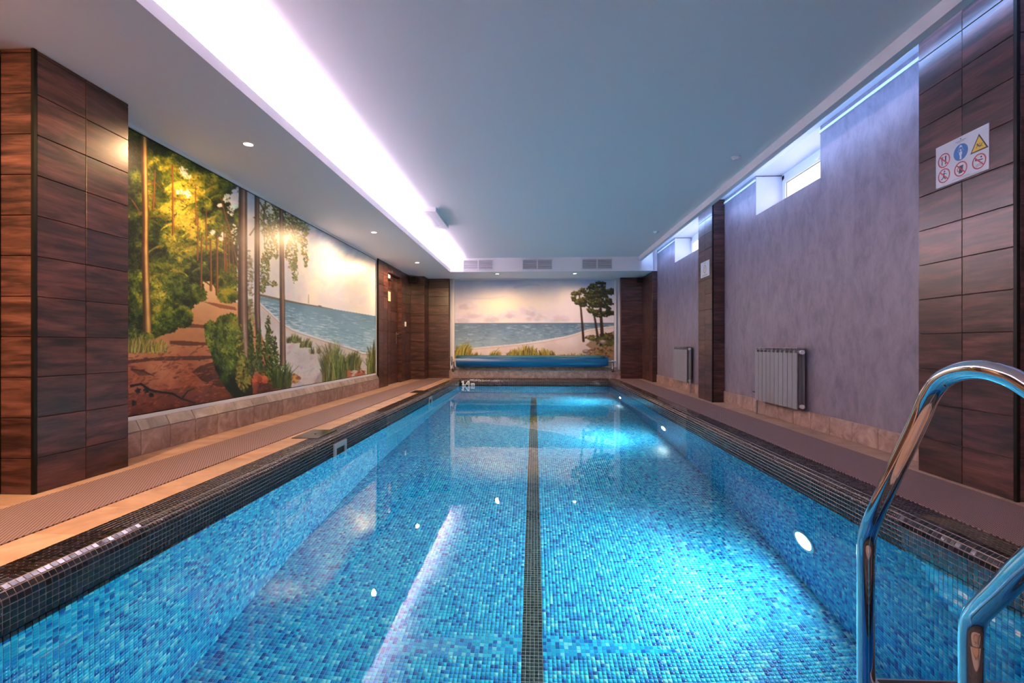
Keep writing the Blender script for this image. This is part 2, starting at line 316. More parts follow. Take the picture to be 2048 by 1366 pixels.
# ------------------------------------------------------------------ pool basin of mosaic
def pool_shell(name, verts, m, label, cat='pool wall'):
    me = bpy.data.meshes.new(name); me.from_pydata(verts, [], [tuple(range(len(verts)))]); me.materials.append(m); me.update()
    o = bpy.data.objects.new(name, me); COL.objects.link(o); return tag(o, label, cat, kind='structure')
def apparent(P):
    """rough position in the photograph, to pick the tiles that show largest"""
    z = np.where(P[:, 2] < 0, P[:, 2] * 0.62, P[:, 2]); th = math.atan(44.5 / 967.0); c, s = math.cos(th), math.sin(th)
    r = P[:, 0] * c + P[:, 1] * s; f = -P[:, 0] * s + P[:, 1] * c
    return 1024 + 967 * r / f, 689.5 - 967 * (z - CAM_H) / f, f
def mosaic(parent, P, U, V, tone, m, tones, su, sv, near=300, part='mosaic_tile', rest='mosaic', thick=0.0016, tilt=0.0, keep=None):
    """P centres, U/V unit vectors of each tile, tone in 0..1. The `near` largest become objects, the others one mesh"""
    P = np.asarray(P, float); N = len(P); U = np.broadcast_to(np.asarray(U, float), (N, 3)).copy(); V = np.broadcast_to(np.asarray(V, float), (N, 3)).copy()
    if tilt:
        W = np.cross(U, V); U += W * RNG.normal(0, tilt, (N, 1)); V += W * RNG.normal(0, tilt, (N, 1))
        U /= np.linalg.norm(U, axis=1)[:, None]; V -= U * np.sum(U * V, axis=1)[:, None]; V /= np.linalg.norm(V, axis=1)[:, None]
    W = np.cross(U, V)
    single = np.zeros(N, bool)
    if near:
        uu, vv, ff = apparent(P); ok = (uu > 4) & (uu < 2044) & (vv > 4) & (vv < 1362)
        if keep is not None: ok &= keep
        idx = np.where(ok)[0]; idx = idx[np.argsort(np.linalg.norm(P[idx] - np.array([0, 0, CAM_H]), axis=1))[:near]]; single[idx] = True
        meshes = {}
        lev = [t[0] for t in tones]
        for i in idx:
            k = max(j for j, q in enumerate(lev) if tone[i] >= q)
            if k not in meshes:
                a, c, e = su / 2, sv / 2, 0.0007; me = bpy.data.meshes.new(part)
                v = [(-a, -c, 0), (a, -c, 0), (a, c, 0), (-a, c, 0), (-a + e, -c + e, thick), (a - e, -c + e, thick), (a - e, c - e, thick), (-a + e, c - e, thick)]
                me.from_pydata(v, [], [(4, 5, 6, 7), (0, 1, 5, 4), (1, 2, 6, 5), (2, 3, 7, 6), (3, 0, 4, 7)]); me.materials.append(m)
                at = me.attributes.new('tone', 'FLOAT', 'POINT'); at.data.foreach_set('value', [lev[k] + 0.01] * 8); me.update(); meshes[k] = me
            mt = Matrix(((U[i, 0], V[i, 0], W[i, 0], P[i, 0]), (U[i, 1], V[i, 1], W[i, 1], P[i, 1]), (U[i, 2], V[i, 2], W[i, 2], P[i, 2]), (0, 0, 0, 1)))
            inst(part, meshes[k], parent, mtx=mt)
    deep = (~single) & (P[:, 1] < 6.0); flat = (~single) & (P[:, 1] >= 6.0)
    vs, fs_, tn, base = [], [], [], 0
    for sel, solid in ((deep, True), (flat, False)):
        if not sel.any(): continue
        p, u, v, w_ = P[sel], U[sel], V[sel], W[sel]; n = len(p); e = 0.0007
        def quad(a, c, h): return np.stack([p - u * a - v * c + w_ * h, p + u * a - v * c + w_ * h, p + u * a + v * c + w_ * h, p - u * a + v * c + w_ * h], 1)
        top = quad(su / 2 - e, sv / 2 - e, thick)
        if solid:
            vv_ = np.concatenate([quad(su / 2, sv / 2, 0), top], 1).reshape(-1, 3); k = 8
            pat = np.array([(4, 5, 6, 7), (0, 1, 5, 4), (1, 2, 6, 5), (2, 3, 7, 6), (3, 0, 4, 7)])
        else: vv_ = top.reshape(-1, 3); k = 4; pat = np.array([(0, 1, 2, 3)])
        fs_.append(((np.arange(n) * k)[:, None, None] + pat[None] + base).reshape(-1, 4)); vs.append(vv_); tn.append(np.repeat(tone[sel], k)); base += n * k
    vs = np.concatenate(vs); fs_ = np.concatenate(fs_); tn = np.concatenate(tn)
    me = bpy.data.meshes.new(rest); me.vertices.add(len(vs)); me.vertices.foreach_set('co', vs.astype(np.float32).ravel())
    me.loops.add(len(fs_) * 4); me.loops.foreach_set('vertex_index', fs_.astype(np.int32).ravel())
    me.polygons.add(len(fs_)); me.polygons.foreach_set('loop_start', np.arange(0, len(fs_) * 4, 4, dtype=np.int32))
    at = me.attributes.new('tone', 'FLOAT', 'POINT'); at.data.foreach_set('value', tn.astype(np.float32)); me.materials.append(m); me.update(calc_edges=True)
    o = bpy.data.objects.new(rest, me); COL.objects.link(o); o.parent = parent; o['kind'] = 'stuff'; return o

ys = np.arange(Y0 + TP / 2, Y1, TP); xs = -PW + TP / 2 + TP * np.arange(148)
ZT = -0.0125; nz = 59; pz = (ZT - DEPTH) / nz; zs = ZT - pz / 2 - pz * np.arange(nz)
def clumpy(n): return RNG.random(n)
pwl = pool_shell('wall_pool_left', [(-PW, Y0, DEPTH), (-PW, Y1, DEPTH), (-PW, Y1, 0.02), (-PW, Y0, 0.02)], M['grout_blue'], 'blue mosaic pool side below the mural deck')
pwr = pool_shell('wall_pool_right', [(PW, Y0, DEPTH), (PW, Y1, DEPTH), (PW, Y1, 0.02), (PW, Y0, 0.02)], M['grout_blue'], 'blue mosaic pool side with underwater lamps')
pwf = pool_shell('wall_pool_far', [(-PW, Y1, DEPTH), (PW, Y1, DEPTH), (PW, Y1, 0.02), (-PW, Y1, 0.02)], M['grout_blue'], 'blue mosaic pool end below the rolled cover')
pwn = pool_shell('wall_pool_near', [(-PW, Y0, DEPTH), (PW, Y0, DEPTH), (PW, Y0, 0.112), (-PW, Y0, 0.112)], M['blue'], 'blue pool end nearest the viewer')
pfl = pool_shell('floor_pool', [(-PW, Y0, DEPTH), (PW, Y0, DEPTH), (PW, Y1, DEPTH), (-PW, Y1, DEPTH)], M['grout_blue'], 'blue mosaic pool floor with a dark lane line', 'pool floor')
yy, zz = np.meshgrid(ys, zs, indexing='ij'); n = yy.size; S = TP - 0.0021
mosaic(pwl, np.stack([np.full(n, -PW), yy.ravel(), zz.ravel()], 1), (0, 1, 0), (0, 0, 1), clumpy(n), M['blue'], BLUES, S, pz - 0.0021, tilt=0.004)
lamps_y = (3.40, 6.99, 10.48); LAMP_Z = -0.90
keep = np.ones(n, bool)
Pr = np.stack([np.full(n, PW), yy.ravel(), zz.ravel()], 1)
for ly in lamps_y: keep &= np.hypot(Pr[:, 1] - ly, Pr[:, 2] - LAMP_Z) > 0.12
mosaic(pwr, Pr[keep], (0, -1, 0), (0, 0, 1), clumpy(int(keep.sum())), M['blue'], BLUES, S, pz - 0.0021, tilt=0.004)
xx, zz = np.meshgrid(xs, zs, indexing='ij'); n = xx.size
mosaic(pwf, np.stack([xx.ravel(), np.full(n, Y1), zz.ravel()], 1), (1, 0, 0), (0, 0, 1), clumpy(n), M['blue'], BLUES, S, pz - 0.0021, near=0)
xx, yy = np.meshgrid(xs, ys, indexing='ij'); xi = np.repeat(np.arange(148), len(ys)); n = xx.size
P = np.stack([xx.ravel(), yy.ravel(), np.full(n, DEPTH)], 1)
lane = ((xi >= 71) & (xi <= 75) & (P[:, 1] < 11.05)) | ((P[:, 1] > 10.99) & (P[:, 1] < 11.12) & (np.abs(P[:, 0] + 0.012) < 0.375))
mosaic(pfl, P[~lane], (1, 0, 0), (0, 1, 0), clumpy(int((~lane).sum())), M['blue'], BLUES, S, S, tilt=0.004, keep=P[~lane][:, 1] > 2.62)
b = MB(); b.box(-0.075, 0.05, Y0, 11.12, DEPTH, DEPTH + 0.0006); b.box(-0.387, 0.363, 10.995, 11.12, DEPTH, DEPTH + 0.0006)
b.build('lane_grout', M['grout_lane'], pfl)
mosaic(pfl, P[lane], (1, 0, 0), (0, 1, 0), clumpy(int(lane.sum())), M['lane'], [(0.0,), (0.5,), (0.8,)], S, S, near=110, part='lane_tile', rest='lane_mosaic', keep=P[lane][:, 1] > 2.62)

# black rounded edge: rows given as (out from the pool wall, height, outward slope angle)
RR = DECK - 0.112
rows = [(0.0, ZT + 0.0249 * (i + 0.5), 0.0) for i in range(5)]
na = 4
for i in range(na):
    a = (i + 0.5) / na * PI / 2; rows.append((RR * (1 - math.cos(a)), 0.112 + RR * math.sin(a), a))
rows_flat = [(RR + 0.025 * (i + 0.5), DECK, PI / 2) for i in range(5)]
def coping(name, base, along, out, length, nflat, label, near):
    """base: corner at water level, along: direction of the edge, out: away from the pool"""
    base, al, ou = np.array(base, float), np.array(along, float), np.array(out, float); up = np.array([0, 0, 1.0])
    prof = [(0, ZT - 0.03), (0, 0.112)] + [(RR * (1 - math.cos(t)), 0.112 + RR * math.sin(t)) for t in np.linspace(0, PI / 2, 9)[1:]] + [(RR + 0.025 * nflat, DECK), (RR + 0.025 * nflat, DECK - 0.06)]
    bm = MB(); k = len(prof)
    for s_ in (0, length):
        for a, z in prof: bm.v.append(tuple(base + al * s_ + ou * (a + 0.0) + up * z))
    for i in range(k - 1): bm.f.append((i, i + 1, k + i + 1, k + i))
    bm.f.append(tuple(range(k))); bm.f.append(tuple(k + i for i in reversed(range(k))))
    root = tag(bm.build(name, M['grout_black']), label, 'pool edge', kind='structure')
    R = rows + rows_flat[:nflat]; ncol = int(length / TP); ss = (np.arange(ncol) + 0.5) * TP
    Ps, Us, Vs = [], [], []
    flip = np.dot(np.cross(al, up), -ou) < 0
    for a, z, ang in R:
        v = ou * math.sin(ang) + up * math.cos(ang)
        Ps.append(base + al * ss[:, None] + ou * a + up * z); Us.append(np.tile(-al if flip else al, (ncol, 1))); Vs.append(np.tile(v, (ncol, 1)))
    Ps, Us, Vs = map(np.concatenate, (Ps, Us, Vs)); tone = clumpy(len(Ps))
    mosaic(root, Ps, Us, Vs, tone, M['blackmosaic'], BLACKS, TP - 0.0026, TP - 0.0026, near=near, rest='edge_mosaic', tilt=0.016)
    return root
coping('trim_6', (-PW, Y0, 0), (0, 1, 0), (-1, 0, 0), 12.22 - Y0, 5, 'rounded black mosaic pool edge on the mural side', 300)
coping('trim_7', (PW, Y0, 0), (0, 1, 0), (1, 0, 0), 12.22 - Y0, 5, 'rounded black mosaic pool edge on the radiator side', 300)
coping('trim_8', (-PW, Y1, 0), (1, 0, 0), (0, 1, 0), 2 * PW, 4, 'black mosaic pool edge at the far end with depth mark', 0)
coping('trim_9', (PW, Y0, 0), (-1, 0, 0), (0, -1, 0), 2 * PW, 5, 'black mosaic pool edge nearest the viewer', 0)

b = MB(); b.v = [(-PW, Y0, 0), (PW, Y0, 0), (PW, Y1, 0), (-PW, Y1, 0)]; b.f = [(0, 1, 2, 3)]
tag(b.build('water', M['water']), 'calm clear pool water', 'water', kind='stuff')

# ------------------------------------------------------------------ dark wood-look cladding
zj = [DECK] + [0.383 + 0.2304 * i for i in range(11)] + [SOFFIT]
def pillar(label, side, face, y0, y1, xback, ztop, edges_z):
    """a clad pillar standing against a side wall; its narrow front looks to the viewer"""
    t = 0.008; x0, x1 = (xback, face - t) if side == '+x' else (face + t, xback)
    b = MB(); b.box(x0, x1, y0 + t, y1 - t, DECK - 0.02, ztop)
    root = tag(b.build('pillar', M['grout_dark']), label, 'pillar', kind='structure')
    clad(root, side, face, [y0 + 0.016, (y0 + y1) / 2, y1], edges_z, M['wood'])
    if side == '+x': clad(root, '-y', y0, [xback, face - 0.016], edges_z, M['wood'])
    else: clad(root, '-y', y0, [face + 0.016, xback], edges_z, M['wood'])
    s = 1 if side == '+x' else -1
    e = MB(); e.box(min(face + s * .001, face - s * 0.016), max(face + s * .001, face - s * 0.016), y0 - 0.001, y0 + 0.017, DECK, ztop); e.build('edge_trim', M['black'], root)
    return root
pillar('dark wood-tiled pillar beside the forest mural, lit by warm light', '+x', -2.83, 2.61, 3.25, XL, SOFFIT, zj)
zr = [DECK + 0.2304 * i for i in range(13)] + [TOPR]
pc2 = pillar('dark wood-tiled pillar between the two radiators', '-x', 2.62, 7.25, 7.86, XR, TOPR, zr)
pc3 = pillar('dark wood-tiled pillar carrying the safety sign, behind the ladder', '-x', 2.60, 2.73, 3.40, XR, TOPR, zr)
# far left: wall tiles round the door, pilaster and niche
clad(wl, '+x', XL, [9.302, 9.60, 9.88], zj, M['wood']); clad(wl, '+x', XL, [9.88, 10.20, 10.56, 10.93], [2.56, SOFFIT], M['wood']); clad(wl, '+x', XL, [10.93, 11.25, 11.75], zj, M['wood'])
e = MB(); e.box(XM, XL, 9.285, 9.302, DECK, SOFFIT); e.build('edge_trim', M['black'], wl)
b = MB(); b.box(-3.3, -2.698, 11.76, YF + 0.05, DECK - 0.02, SOFFIT); b.box(-2.698, -2.17, 12.21, YF + 0.05, DECK - 0.02, SOFFIT)
wfl = tag(b.build('wall_far_left', M['grout_dark']), 'stepped wood-tiled corner beside the far mural and door', 'wall', kind='structure')
zf = [DECK + 0.23 * i for i in range(11)] + [SOFFIT]
clad(wfl, '-y', 11.752, [-3.03, -2.692], zf, M['wood']); clad(wfl, '+x', -2.69, [11.756, 12.198], zf, M['wood']); clad(wfl, '-y', 12.202, [-2.69, -2.17], zf, M['wood'])
e = MB(); e.box(-2.172, -2.16, 12.2, YF + 0.03, DECK, SOFFIT); e.build('edge_trim', M['grout_dark'], wfl)
b = MB(); b.box(2.17, 3.0, 12.21, YF + 0.05, DECK - 0.02, SOFFIT); b.box(2.698, 3.0, 11.16, 12.21, DECK - 0.02, SOFFIT)
wfr = tag(b.build('wall_far_right', M['grout_dark']), 'wood-tiled corner between the far mural and grey wall', 'wall', kind='structure')
clad(wfr, '-y', 12.202, [2.17, 2.69], zf, M['wood']); clad(wfr, '-x', 2.69, [11.155, 11.50, 11.85, 12.198], zf, M['wood']); clad(wfr, '-y', 11.152, [2.69, 2.80], zf, M['wood'])
e = MB(); e.box(2.16, 2.172, 12.2, YF + 0.03, DECK, SOFFIT); e.build('edge_trim', M['grout_dark'], wfr)

# ------------------------------------------------------------------ stone plinth, bench, skirting
def quad_tile(parent, name, corners, nrm, m, gap=0.0015, t=0.006):
    """a thin tile over a flat quadrilateral"""
    c = [Vector(p) for p in corners]; mid = sum(c, Vector()) / 4; nrm = Vector(nrm).normalized(); b = MB()
    o = [p + (mid - p).normalized() * gap for p in c]; i_ = [p + (mid - p).normalized() * 0.003 + nrm * t for p in o]
    b.v = [tuple(p) for p in o + i_]; b.f = [(4, 5, 6, 7)] + [(k, (k + 1) % 4, 4 + (k + 1) % 4, 4 + k) for k in range(4)]
    org = mid.copy(); b.v = [tuple(Vector(p) - org) for p in b.v]
    return b.build(name, m, parent, loc=org)
PX = -3.024; PZ = 0.365; PB = -3.066; PBZ = 0.447
b = MB(); b.v = [(PX, 3.25, DECK), (PX, 3.25, PZ), (PB, 3.25, PBZ), (-3.12, 3.25, PBZ), (-3.12, 3.25, DECK), (PX, 9.285, DECK), (PX, 9.285, PZ), (PB, 9.285, PBZ), (-3.12, 9.285, PBZ), (-3.12, 9.285, DECK)]
b.f = [(0, 1, 6, 5), (1, 2, 7, 6), (2, 3, 8, 7), (0, 4, 3, 2, 1), (5, 6, 7, 8, 9)]
pl = tag(b.build('plinth', M['grout']), 'low stone plinth under the forest mural', 'plinth', kind='structure')
y = 3.26; k = 0
while y < 9.27:
    y2 = min(y + (0.30 if k else 0.32), 9.283); k += 1
    quad_tile(pl, 'stone_tile', [(PX, y, DECK), (PX, y2, DECK), (PX, y2, PZ - 0.003), (PX, y, PZ - 0.003)], (1, 0, 0), M['stone'])
    quad_tile(pl, 'ledge_tile', [(PX, y, PZ + 0.003), (PX, y2, PZ + 0.003), (PB, y2, PBZ), (PB, y, PBZ)], (0.9, 0, 0.46), M['ledge']); y = y2
BY = 12.22
b = MB(); b.v = [(-2.17, BY, DECK), (-2.17, BY, .372), (-2.06, BY + .062, .462), (-2.06, 12.33, .462), (-2.17, 12.33, DECK), (2.17, BY, DECK), (2.17, BY, .372), (2.06, BY + .062, .462), (2.06, 12.33, .462), (2.17, 12.33, DECK)]
b.f = [(0, 5, 6, 1), (1, 6, 7, 2), (2, 7, 8, 3), (0, 1, 2, 3, 4), (5, 9, 8, 7, 6)]
bn = tag(b.build('plinth', M['grout']), 'stone plinth under the far seascape, below the rolled cover', 'plinth', kind='structure')
for k in range(14):
    x0 = -2.165 + k * 4.33 / 14; x1 = x0 + 4.33 / 14; c0 = max(x0, -2.06); c1 = min(x1, 2.06)
    quad_tile(bn, 'stone_tile', [(x0, BY, DECK), (x1, BY, DECK), (x1, BY, .369), (x0, BY, .369)], (0, -1, 0), M['stone'])
    quad_tile(bn, 'ledge_tile', [(x0, BY, .375), (x1, BY, .375), (c1, BY + .062, .462), (c0, BY + .062, .462)], (0, -.82, .57), M['ledge'])
for i, (y0, y1) in enumerate(((3.41, 7.25), (7.87, 11.15))):
    b = MB(); b.box(XR - 0.012, XR, y0, y1, DECK, 0.352)
    sk = tag(b.build('baseboard_%d' % (i + 1), M['grout']), ['stone tile skirting under the nearer radiator', 'stone tile skirting under the farther radiator'][i], 'skirting', kind='structure')
    nn = round((y1 - y0) / 0.33)
    for k in range(nn):
        a0 = y0 + k * (y1 - y0) / nn; a1 = a0 + (y1 - y0) / nn
        quad_tile(sk, 'stone_tile', [(XR - .012, a1, DECK), (XR - .012, a0, DECK), (XR - .012, a0, .35), (XR - .012, a1, .35)], (-1, 0, 0), M['stone'])

# ------------------------------------------------------------------ painted murals (flat pictures, colour kept per point)
def vnoise(h, w_, cell, seed):
    r = np.random.default_rng(seed); gh, gw = int(h / cell) + 3, int(w_ / cell) + 3; g = r.random((gh, gw))
    y = np.arange(h) / cell; x = np.arange(w_) / cell; yi = y.astype(int); xi = x.astype(int); fy = y - yi; fx = x - xi
    fy = (fy * fy * (3 - 2 * fy))[:, None]; fx = (fx * fx * (3 - 2 * fx))[None]
    a = g[np.ix_(yi, xi)]; b_ = g[np.ix_(yi, xi + 1)]; c = g[np.ix_(yi + 1, xi)]; d = g[np.ix_(yi + 1, xi + 1)]
    return (a * (1 - fx) + b_ * fx) * (1 - fy) + (c * (1 - fx) + d * fx) * fy
def fbm(h, w_, cell, seed, octv=4):
    o = np.zeros((h, w_)); a = 1.0; t = 0
    for k in range(octv): o += a * vnoise(h, w_, max(cell / 2 ** k, 1.5), seed + k); t += a; a *= 0.55
    return o / t
class Canvas:
    def __init__(s, x0, y0, w_, h): s.x0, s.y0, s.w, s.h = x0, y0, w_, h; s.c = np.zeros((h, w_, 3)); s.Y, s.X = np.mgrid[0:h, 0:w_].astype(float); s.X += x0; s.Y += y0; s.r = np.random.default_rng(5)
    def _win(s, x0, x1, y0, y1):
        a = max(int(x0 - s.x0), 0); b_ = min(int(x1 - s.x0) + 2, s.w); c = max(int(y0 - s.y0), 0); d = min(int(y1 - s.y0) + 2, s.h)
        return (slice(c, d), slice(a, b_)) if b_ > a and d > c else None
    def blend(s, wn, m_, col):
        s.c[wn] += (np.asarray(col, float) - s.c[wn]) * m_[..., None]
    def dab(s, cx, cyy, rx, ry, ang, col, al=1.0):
        R = max(rx, ry) + 1; wn = s._win(cx - R, cx + R, cyy - R, cyy + R)
        if wn is None: return
        dx, dy = s.X[wn] - cx, s.Y[wn] - cyy; ca, sa = math.cos(ang), math.sin(ang)
        q = ((dx * ca + dy * sa) / rx) ** 2 + ((-dx * sa + dy * ca) / ry) ** 2
        s.blend(wn, np.clip((1.25 - q) / 0.5, 0, 1) * al, col)
    def poly(s, pts, col, al=1.0, tex=None):
        pts = np.array(pts, float); wn = s._win(pts[:, 0].min(), pts[:, 0].max(), pts[:, 1].min(), pts[:, 1].max())
        if wn is None: return
        X, Y = s.X[wn], s.Y[wn]; ins = np.zeros(X.shape, bool)
        for (xa, ya), (xb, yb) in zip(pts, np.roll(pts, -1, 0)):
            if ya == yb: continue
            ins ^= ((ya > Y) != (yb > Y)) & (X < (xb - xa) * (Y - ya) / (yb - ya) + xa)
        if tex is not None: col = tex[wn]
        s.blend(wn, ins * al, col)
    def stroke(s, pts, r0, r1, col, al=1.0):
        pts = np.array(pts, float); n_ = len(pts) - 1; tot = 0
        for i in range(n_):
            (xa, ya), (xb, yb) = pts[i], pts[i + 1]; ra = r0 + (r1 - r0) * i / n_; rb = r0 + (r1 - r0) * (i + 1) / n_; R = max(ra, rb) + 1
            wn = s._win(min(xa, xb) - R, max(xa, xb) + R, min(ya, yb) - R, max(ya, yb) + R)
            if wn is None: continue
            X, Y = s.X[wn], s.Y[wn]; L2 = (xb - xa) ** 2 + (yb - ya) ** 2 + 1e-6; t = np.clip(((X - xa) * (xb - xa) + (Y - ya) * (yb - ya)) / L2, 0, 1)
            d = np.hypot(X - xa - t * (xb - xa), Y - ya - t * (yb - ya)); s.blend(wn, np.clip(ra + (rb - ra) * t + 0.5 - d, 0, 1) * al, col)
    def leaves(s, cx, cyy, rx, ry, n_, pal, size, droop=0.0, al=0.85):
        """clumps of leaf dabs, dark ones first and the light ones towards the top"""
        for k in range(n_):
            f = k / n_; a = s.r.random() * 2 * PI; q = math.sqrt(s.r.random()); x = cx + rx * q * math.cos(a); y = cyy + ry * q * math.sin(a) - ry * 0.12 * f
            i = min(int(f * len(pal) + s.r.normal(0, 0.5)), len(pal) - 1); col = np.array(pal[max(i, 0)], float) + s.r.normal(0, 9, 3)
            z = size * (0.6 + 0.8 * s.r.random()); s.dab(x, y, z, z * (0.35 + 0.3 * s.r.random()), s.r.normal(droop, 0.9), np.clip(col, 0, 255), al)
    def foliage(s, inside, box_, n_, pal, tone, size, droop=0.6, al=0.85, spread=0.12):
        """leaf dabs whose colour follows a tone map, so that light and dark clumps form"""
        pal = np.array(pal, float); x0, x1, y0, y1 = box_; k = 0
        while k < n_:
            k += 1; x = s.r.uniform(x0, x1); y = s.r.uniform(y0, y1)
            if not inside(x, y): continue
            j = min(max(int(y - s.y0), 0), s.h - 1); i = min(max(int(x - s.x0), 0), s.w - 1)
            t = min(max(tone[j, i] + s.r.normal(0, spread), 0), 0.999) * (len(pal) - 1); q = int(t); col = pal[q] + (pal[q + 1] - pal[q]) * (t - q)
            z = size * (0.5 + 0.9 * s.r.random()); s.dab(x, y, z, z * (0.25 + 0.3 * s.r.random()), s.r.choice([-1, 1]) * droop + s.r.normal(0, 0.5), np.clip(col + s.r.normal(0, 6, 3), 0, 255), al)
    def bough(s, x, y, L, sg, col, hang=7):
        """a drooping conifer bough with hanging sprays"""
        for q in np.linspace(0, 1, int(L / 1.6)):
            px_, py_ = x + sg * L * q, y - 0.10 * L * q + 0.55 * L * q * q
            for m_ in range(2):
                hh = hang * (1 - 0.6 * q) * s.r.uniform(0.5, 1.2); c_ = np.clip(np.array(col, float) * s.r.uniform(0.72, 1.12) + s.r.normal(0, 8, 3), 0, 255)
                s.stroke([(px_, py_), (px_ + sg * hh * 0.7 + s.r.normal(0, 1), py_ + hh)], 0.9, 0.35, c_, 0.75)
    def grass(s, x0, x1, yb, h, n_, pal, lean=0.0):
        for k in range(n_):
            x = s.r.uniform(x0, x1); hh = h * s.r.uniform(0.45, 1.0) * (1 - 0.45 * abs(2 * (x - x0) / (x1 - x0 + 1e-6) - 1)); ln = (lean + s.r.normal(0, 0.16)) * hh
            y = yb + s.r.uniform(-3, 2); s.stroke([(x, y), (x + ln * 0.3, y - hh * 0.55), (x + ln, y - hh)], 1.1, 0.3, np.clip(np.array(pal[k % len(pal)], float) + s.r.normal(0, 10, 3), 0, 255), 0.85)
    def trunk(s, left, right, dark, light, hl=0.62):
        """left / right: edge points from the top down"""
        l_, r_ = np.array(left, float), np.array(right, float)
        for y in range(int(l_[0, 1]), int(l_[-1, 1]) + 1):
            a = np.interp(y, l_[:, 1], l_[:, 0]); b_ = np.interp(y, r_[:, 1], r_[:, 0]); wn = s._win(a - 1, b_ + 1, y, y)
            if wn is None: continue
            wn = (slice(int(y - s.y0), int(y - s.y0) + 1), wn[1])
            if wn[0].start < 0 or wn[0].stop > s.h: continue
            X = s.X[wn]; t = (X - a) / (b_ - a + 1e-6); m_ = np.clip(np.minimum(X - a, b_ - X) + 0.7, 0, 1)
            g = np.exp(-((t - hl) / 0.26) ** 2)[..., None]; nz_ = 0.82 + 0.36 * vn_[wn]
            col = (np.array(dark, float) * (1 - g) + np.array(light, float) * g) * nz_[..., None]; s.c[wn] += (col - s.c[wn]) * m_[..., None]
def make_mural(cv, us, rows_, pos, v_of):
    """grid of points over the picture; returns vertices, faces, colours"""
    P_, C_ = [], []
    for u in us:
        for w_ in rows_:
            P_.append(pos(u, w_)); C_.append((u, v_of(u, w_)))
    C_ = np.array(C_); x = np.clip(C_[:, 0] - cv.x0, 0, cv.w - 1.01); y = np.clip(C_[:, 1] - cv.y0, 0, cv.h - 1.01); xi = x.astype(int); yi = y.astype(int); fx = (x - xi)[:, None]; fy = (y - yi)[:, None]
    c = (cv.c[yi, xi] * (1 - fx) + cv.c[yi, xi + 1] * fx) * (1 - fy) + (cv.c[yi + 1, xi] * (1 - fx) + cv.c[yi + 1, xi + 1] * fx) * fy
    nr = len(rows_); i, j = np.meshgrid(np.arange(len(us) - 1), np.arange(nr - 1), indexing='ij'); a = (i * nr + j).ravel()
    F = np.stack([a, a + 1, a + nr + 1, a + nr], 1); c = np.clip(c, 0, 255) / 255.0; c = c - 0.11 * np.sin(2 * PI * c) / 2; return np.array(P_), F, s2l(np.clip(c * 255, 0, 255))
def mural_mesh(name, P_, F, C_, m, parent):
    me = bpy.data.meshes.new(name); me.vertices.add(len(P_)); me.vertices.foreach_set('co', P_.astype(np.float32).ravel())
    me.loops.add(len(F) * 4); me.loops.foreach_set('vertex_index', F.astype(np.int32).ravel()); me.polygons.add(len(F)); me.polygons.foreach_set('loop_start', np.arange(0, len(F) * 4, 4, dtype=np.int32))
    at = me.attributes.new('paint', 'FLOAT_COLOR', 'POINT'); at.data.foreach_set('color', np.concatenate([C_, np.ones((len(C_), 1))], 1).astype(np.float32).ravel())
    me.materials.append(m); me.update(calc_edges=True); o = bpy.data.objects.new(name, me); COL.objects.link(o); o.parent = parent; return o

# --- forest path and shore
cv = Canvas(222, 232, 534, 608); H_, W_ = cv.h, cv.w; vn_ = fbm(H_, W_, 14, 3) * 0.6 + np.tile(np.random.default_rng(8).random(W_), (H_, 1)) * 0.4
X, Y = cv.X, cv.Y; hz = 594 + (X - 520) * 38.0 / 231.0
n1 = fbm(H_, W_, 90, 11, 5); n2 = fbm(H_, W_, 40, 21, 5)
t = np.clip((hz - Y) / 230.0, 0, 1)[..., None]
sky = np.array([212, 208, 212.]) * (1 - t) + np.array([128, 156, 190.]) * t
cl = np.clip((n1 + 0.45 * n2 - 0.62) * 3.0 + 0.25 * np.exp(-((X - 660) / 70) ** 2 - ((Y - 560) / 90) ** 2), 0, 1)[..., None]
cv.c = sky + (np.array([238, 226, 205.]) - sky) * cl
for k in range(260):
    x = cv.r.uniform(560, 752); y = cv.r.uniform(440, 600); cv.dab(x, y, cv.r.uniform(4, 16), cv.r.uniform(2, 6), cv.r.normal(-0.6, 0.6), np.array([214, 212, 210.]) + cv.r.normal(0, 14, 3), 0.25)
# sea
d = np.clip((Y - hz) / 70.0, 0, 1)[..., None]; sea = np.array([104, 134, 150.]) * (1 - d) + np.array([150, 178, 188.]) * d + (n2[..., None] - 0.5) * 30
cv.poly([(515, 593), (760, 633.5), (760, 720), (700, 720), (515, 660)], 0, 1, sea)
for k in range(420):
    x = cv.r.uniform(523, 755); yh = 594 + (x - 520) * 0.165; q = cv.r.random() ** 0.6; y = yh + 4 + q * np.interp(x, [520, 600, 700, 755], [10, 62, 82, 70])
    cv.dab(x, y, cv.r.uniform(2, 8), 0.8, 0.16, (205, 215, 218) if cv.r.random() < 0.45 + 0.3 * q else (92, 122, 140), 0.22 + 0.4 * q)
cv.stroke([(518, 590), (560, 599), (600, 607), (640, 613.5), (665, 618)], 2.6, 0.5, (96, 92, 78), 0.9); cv.stroke([(617, 606), (617, 589)], 0.9, 0.4, (120, 116, 110), 0.8)
cv.dab(640, 612, 4, 1.2, 0.15, (90, 86, 74), 0.8)
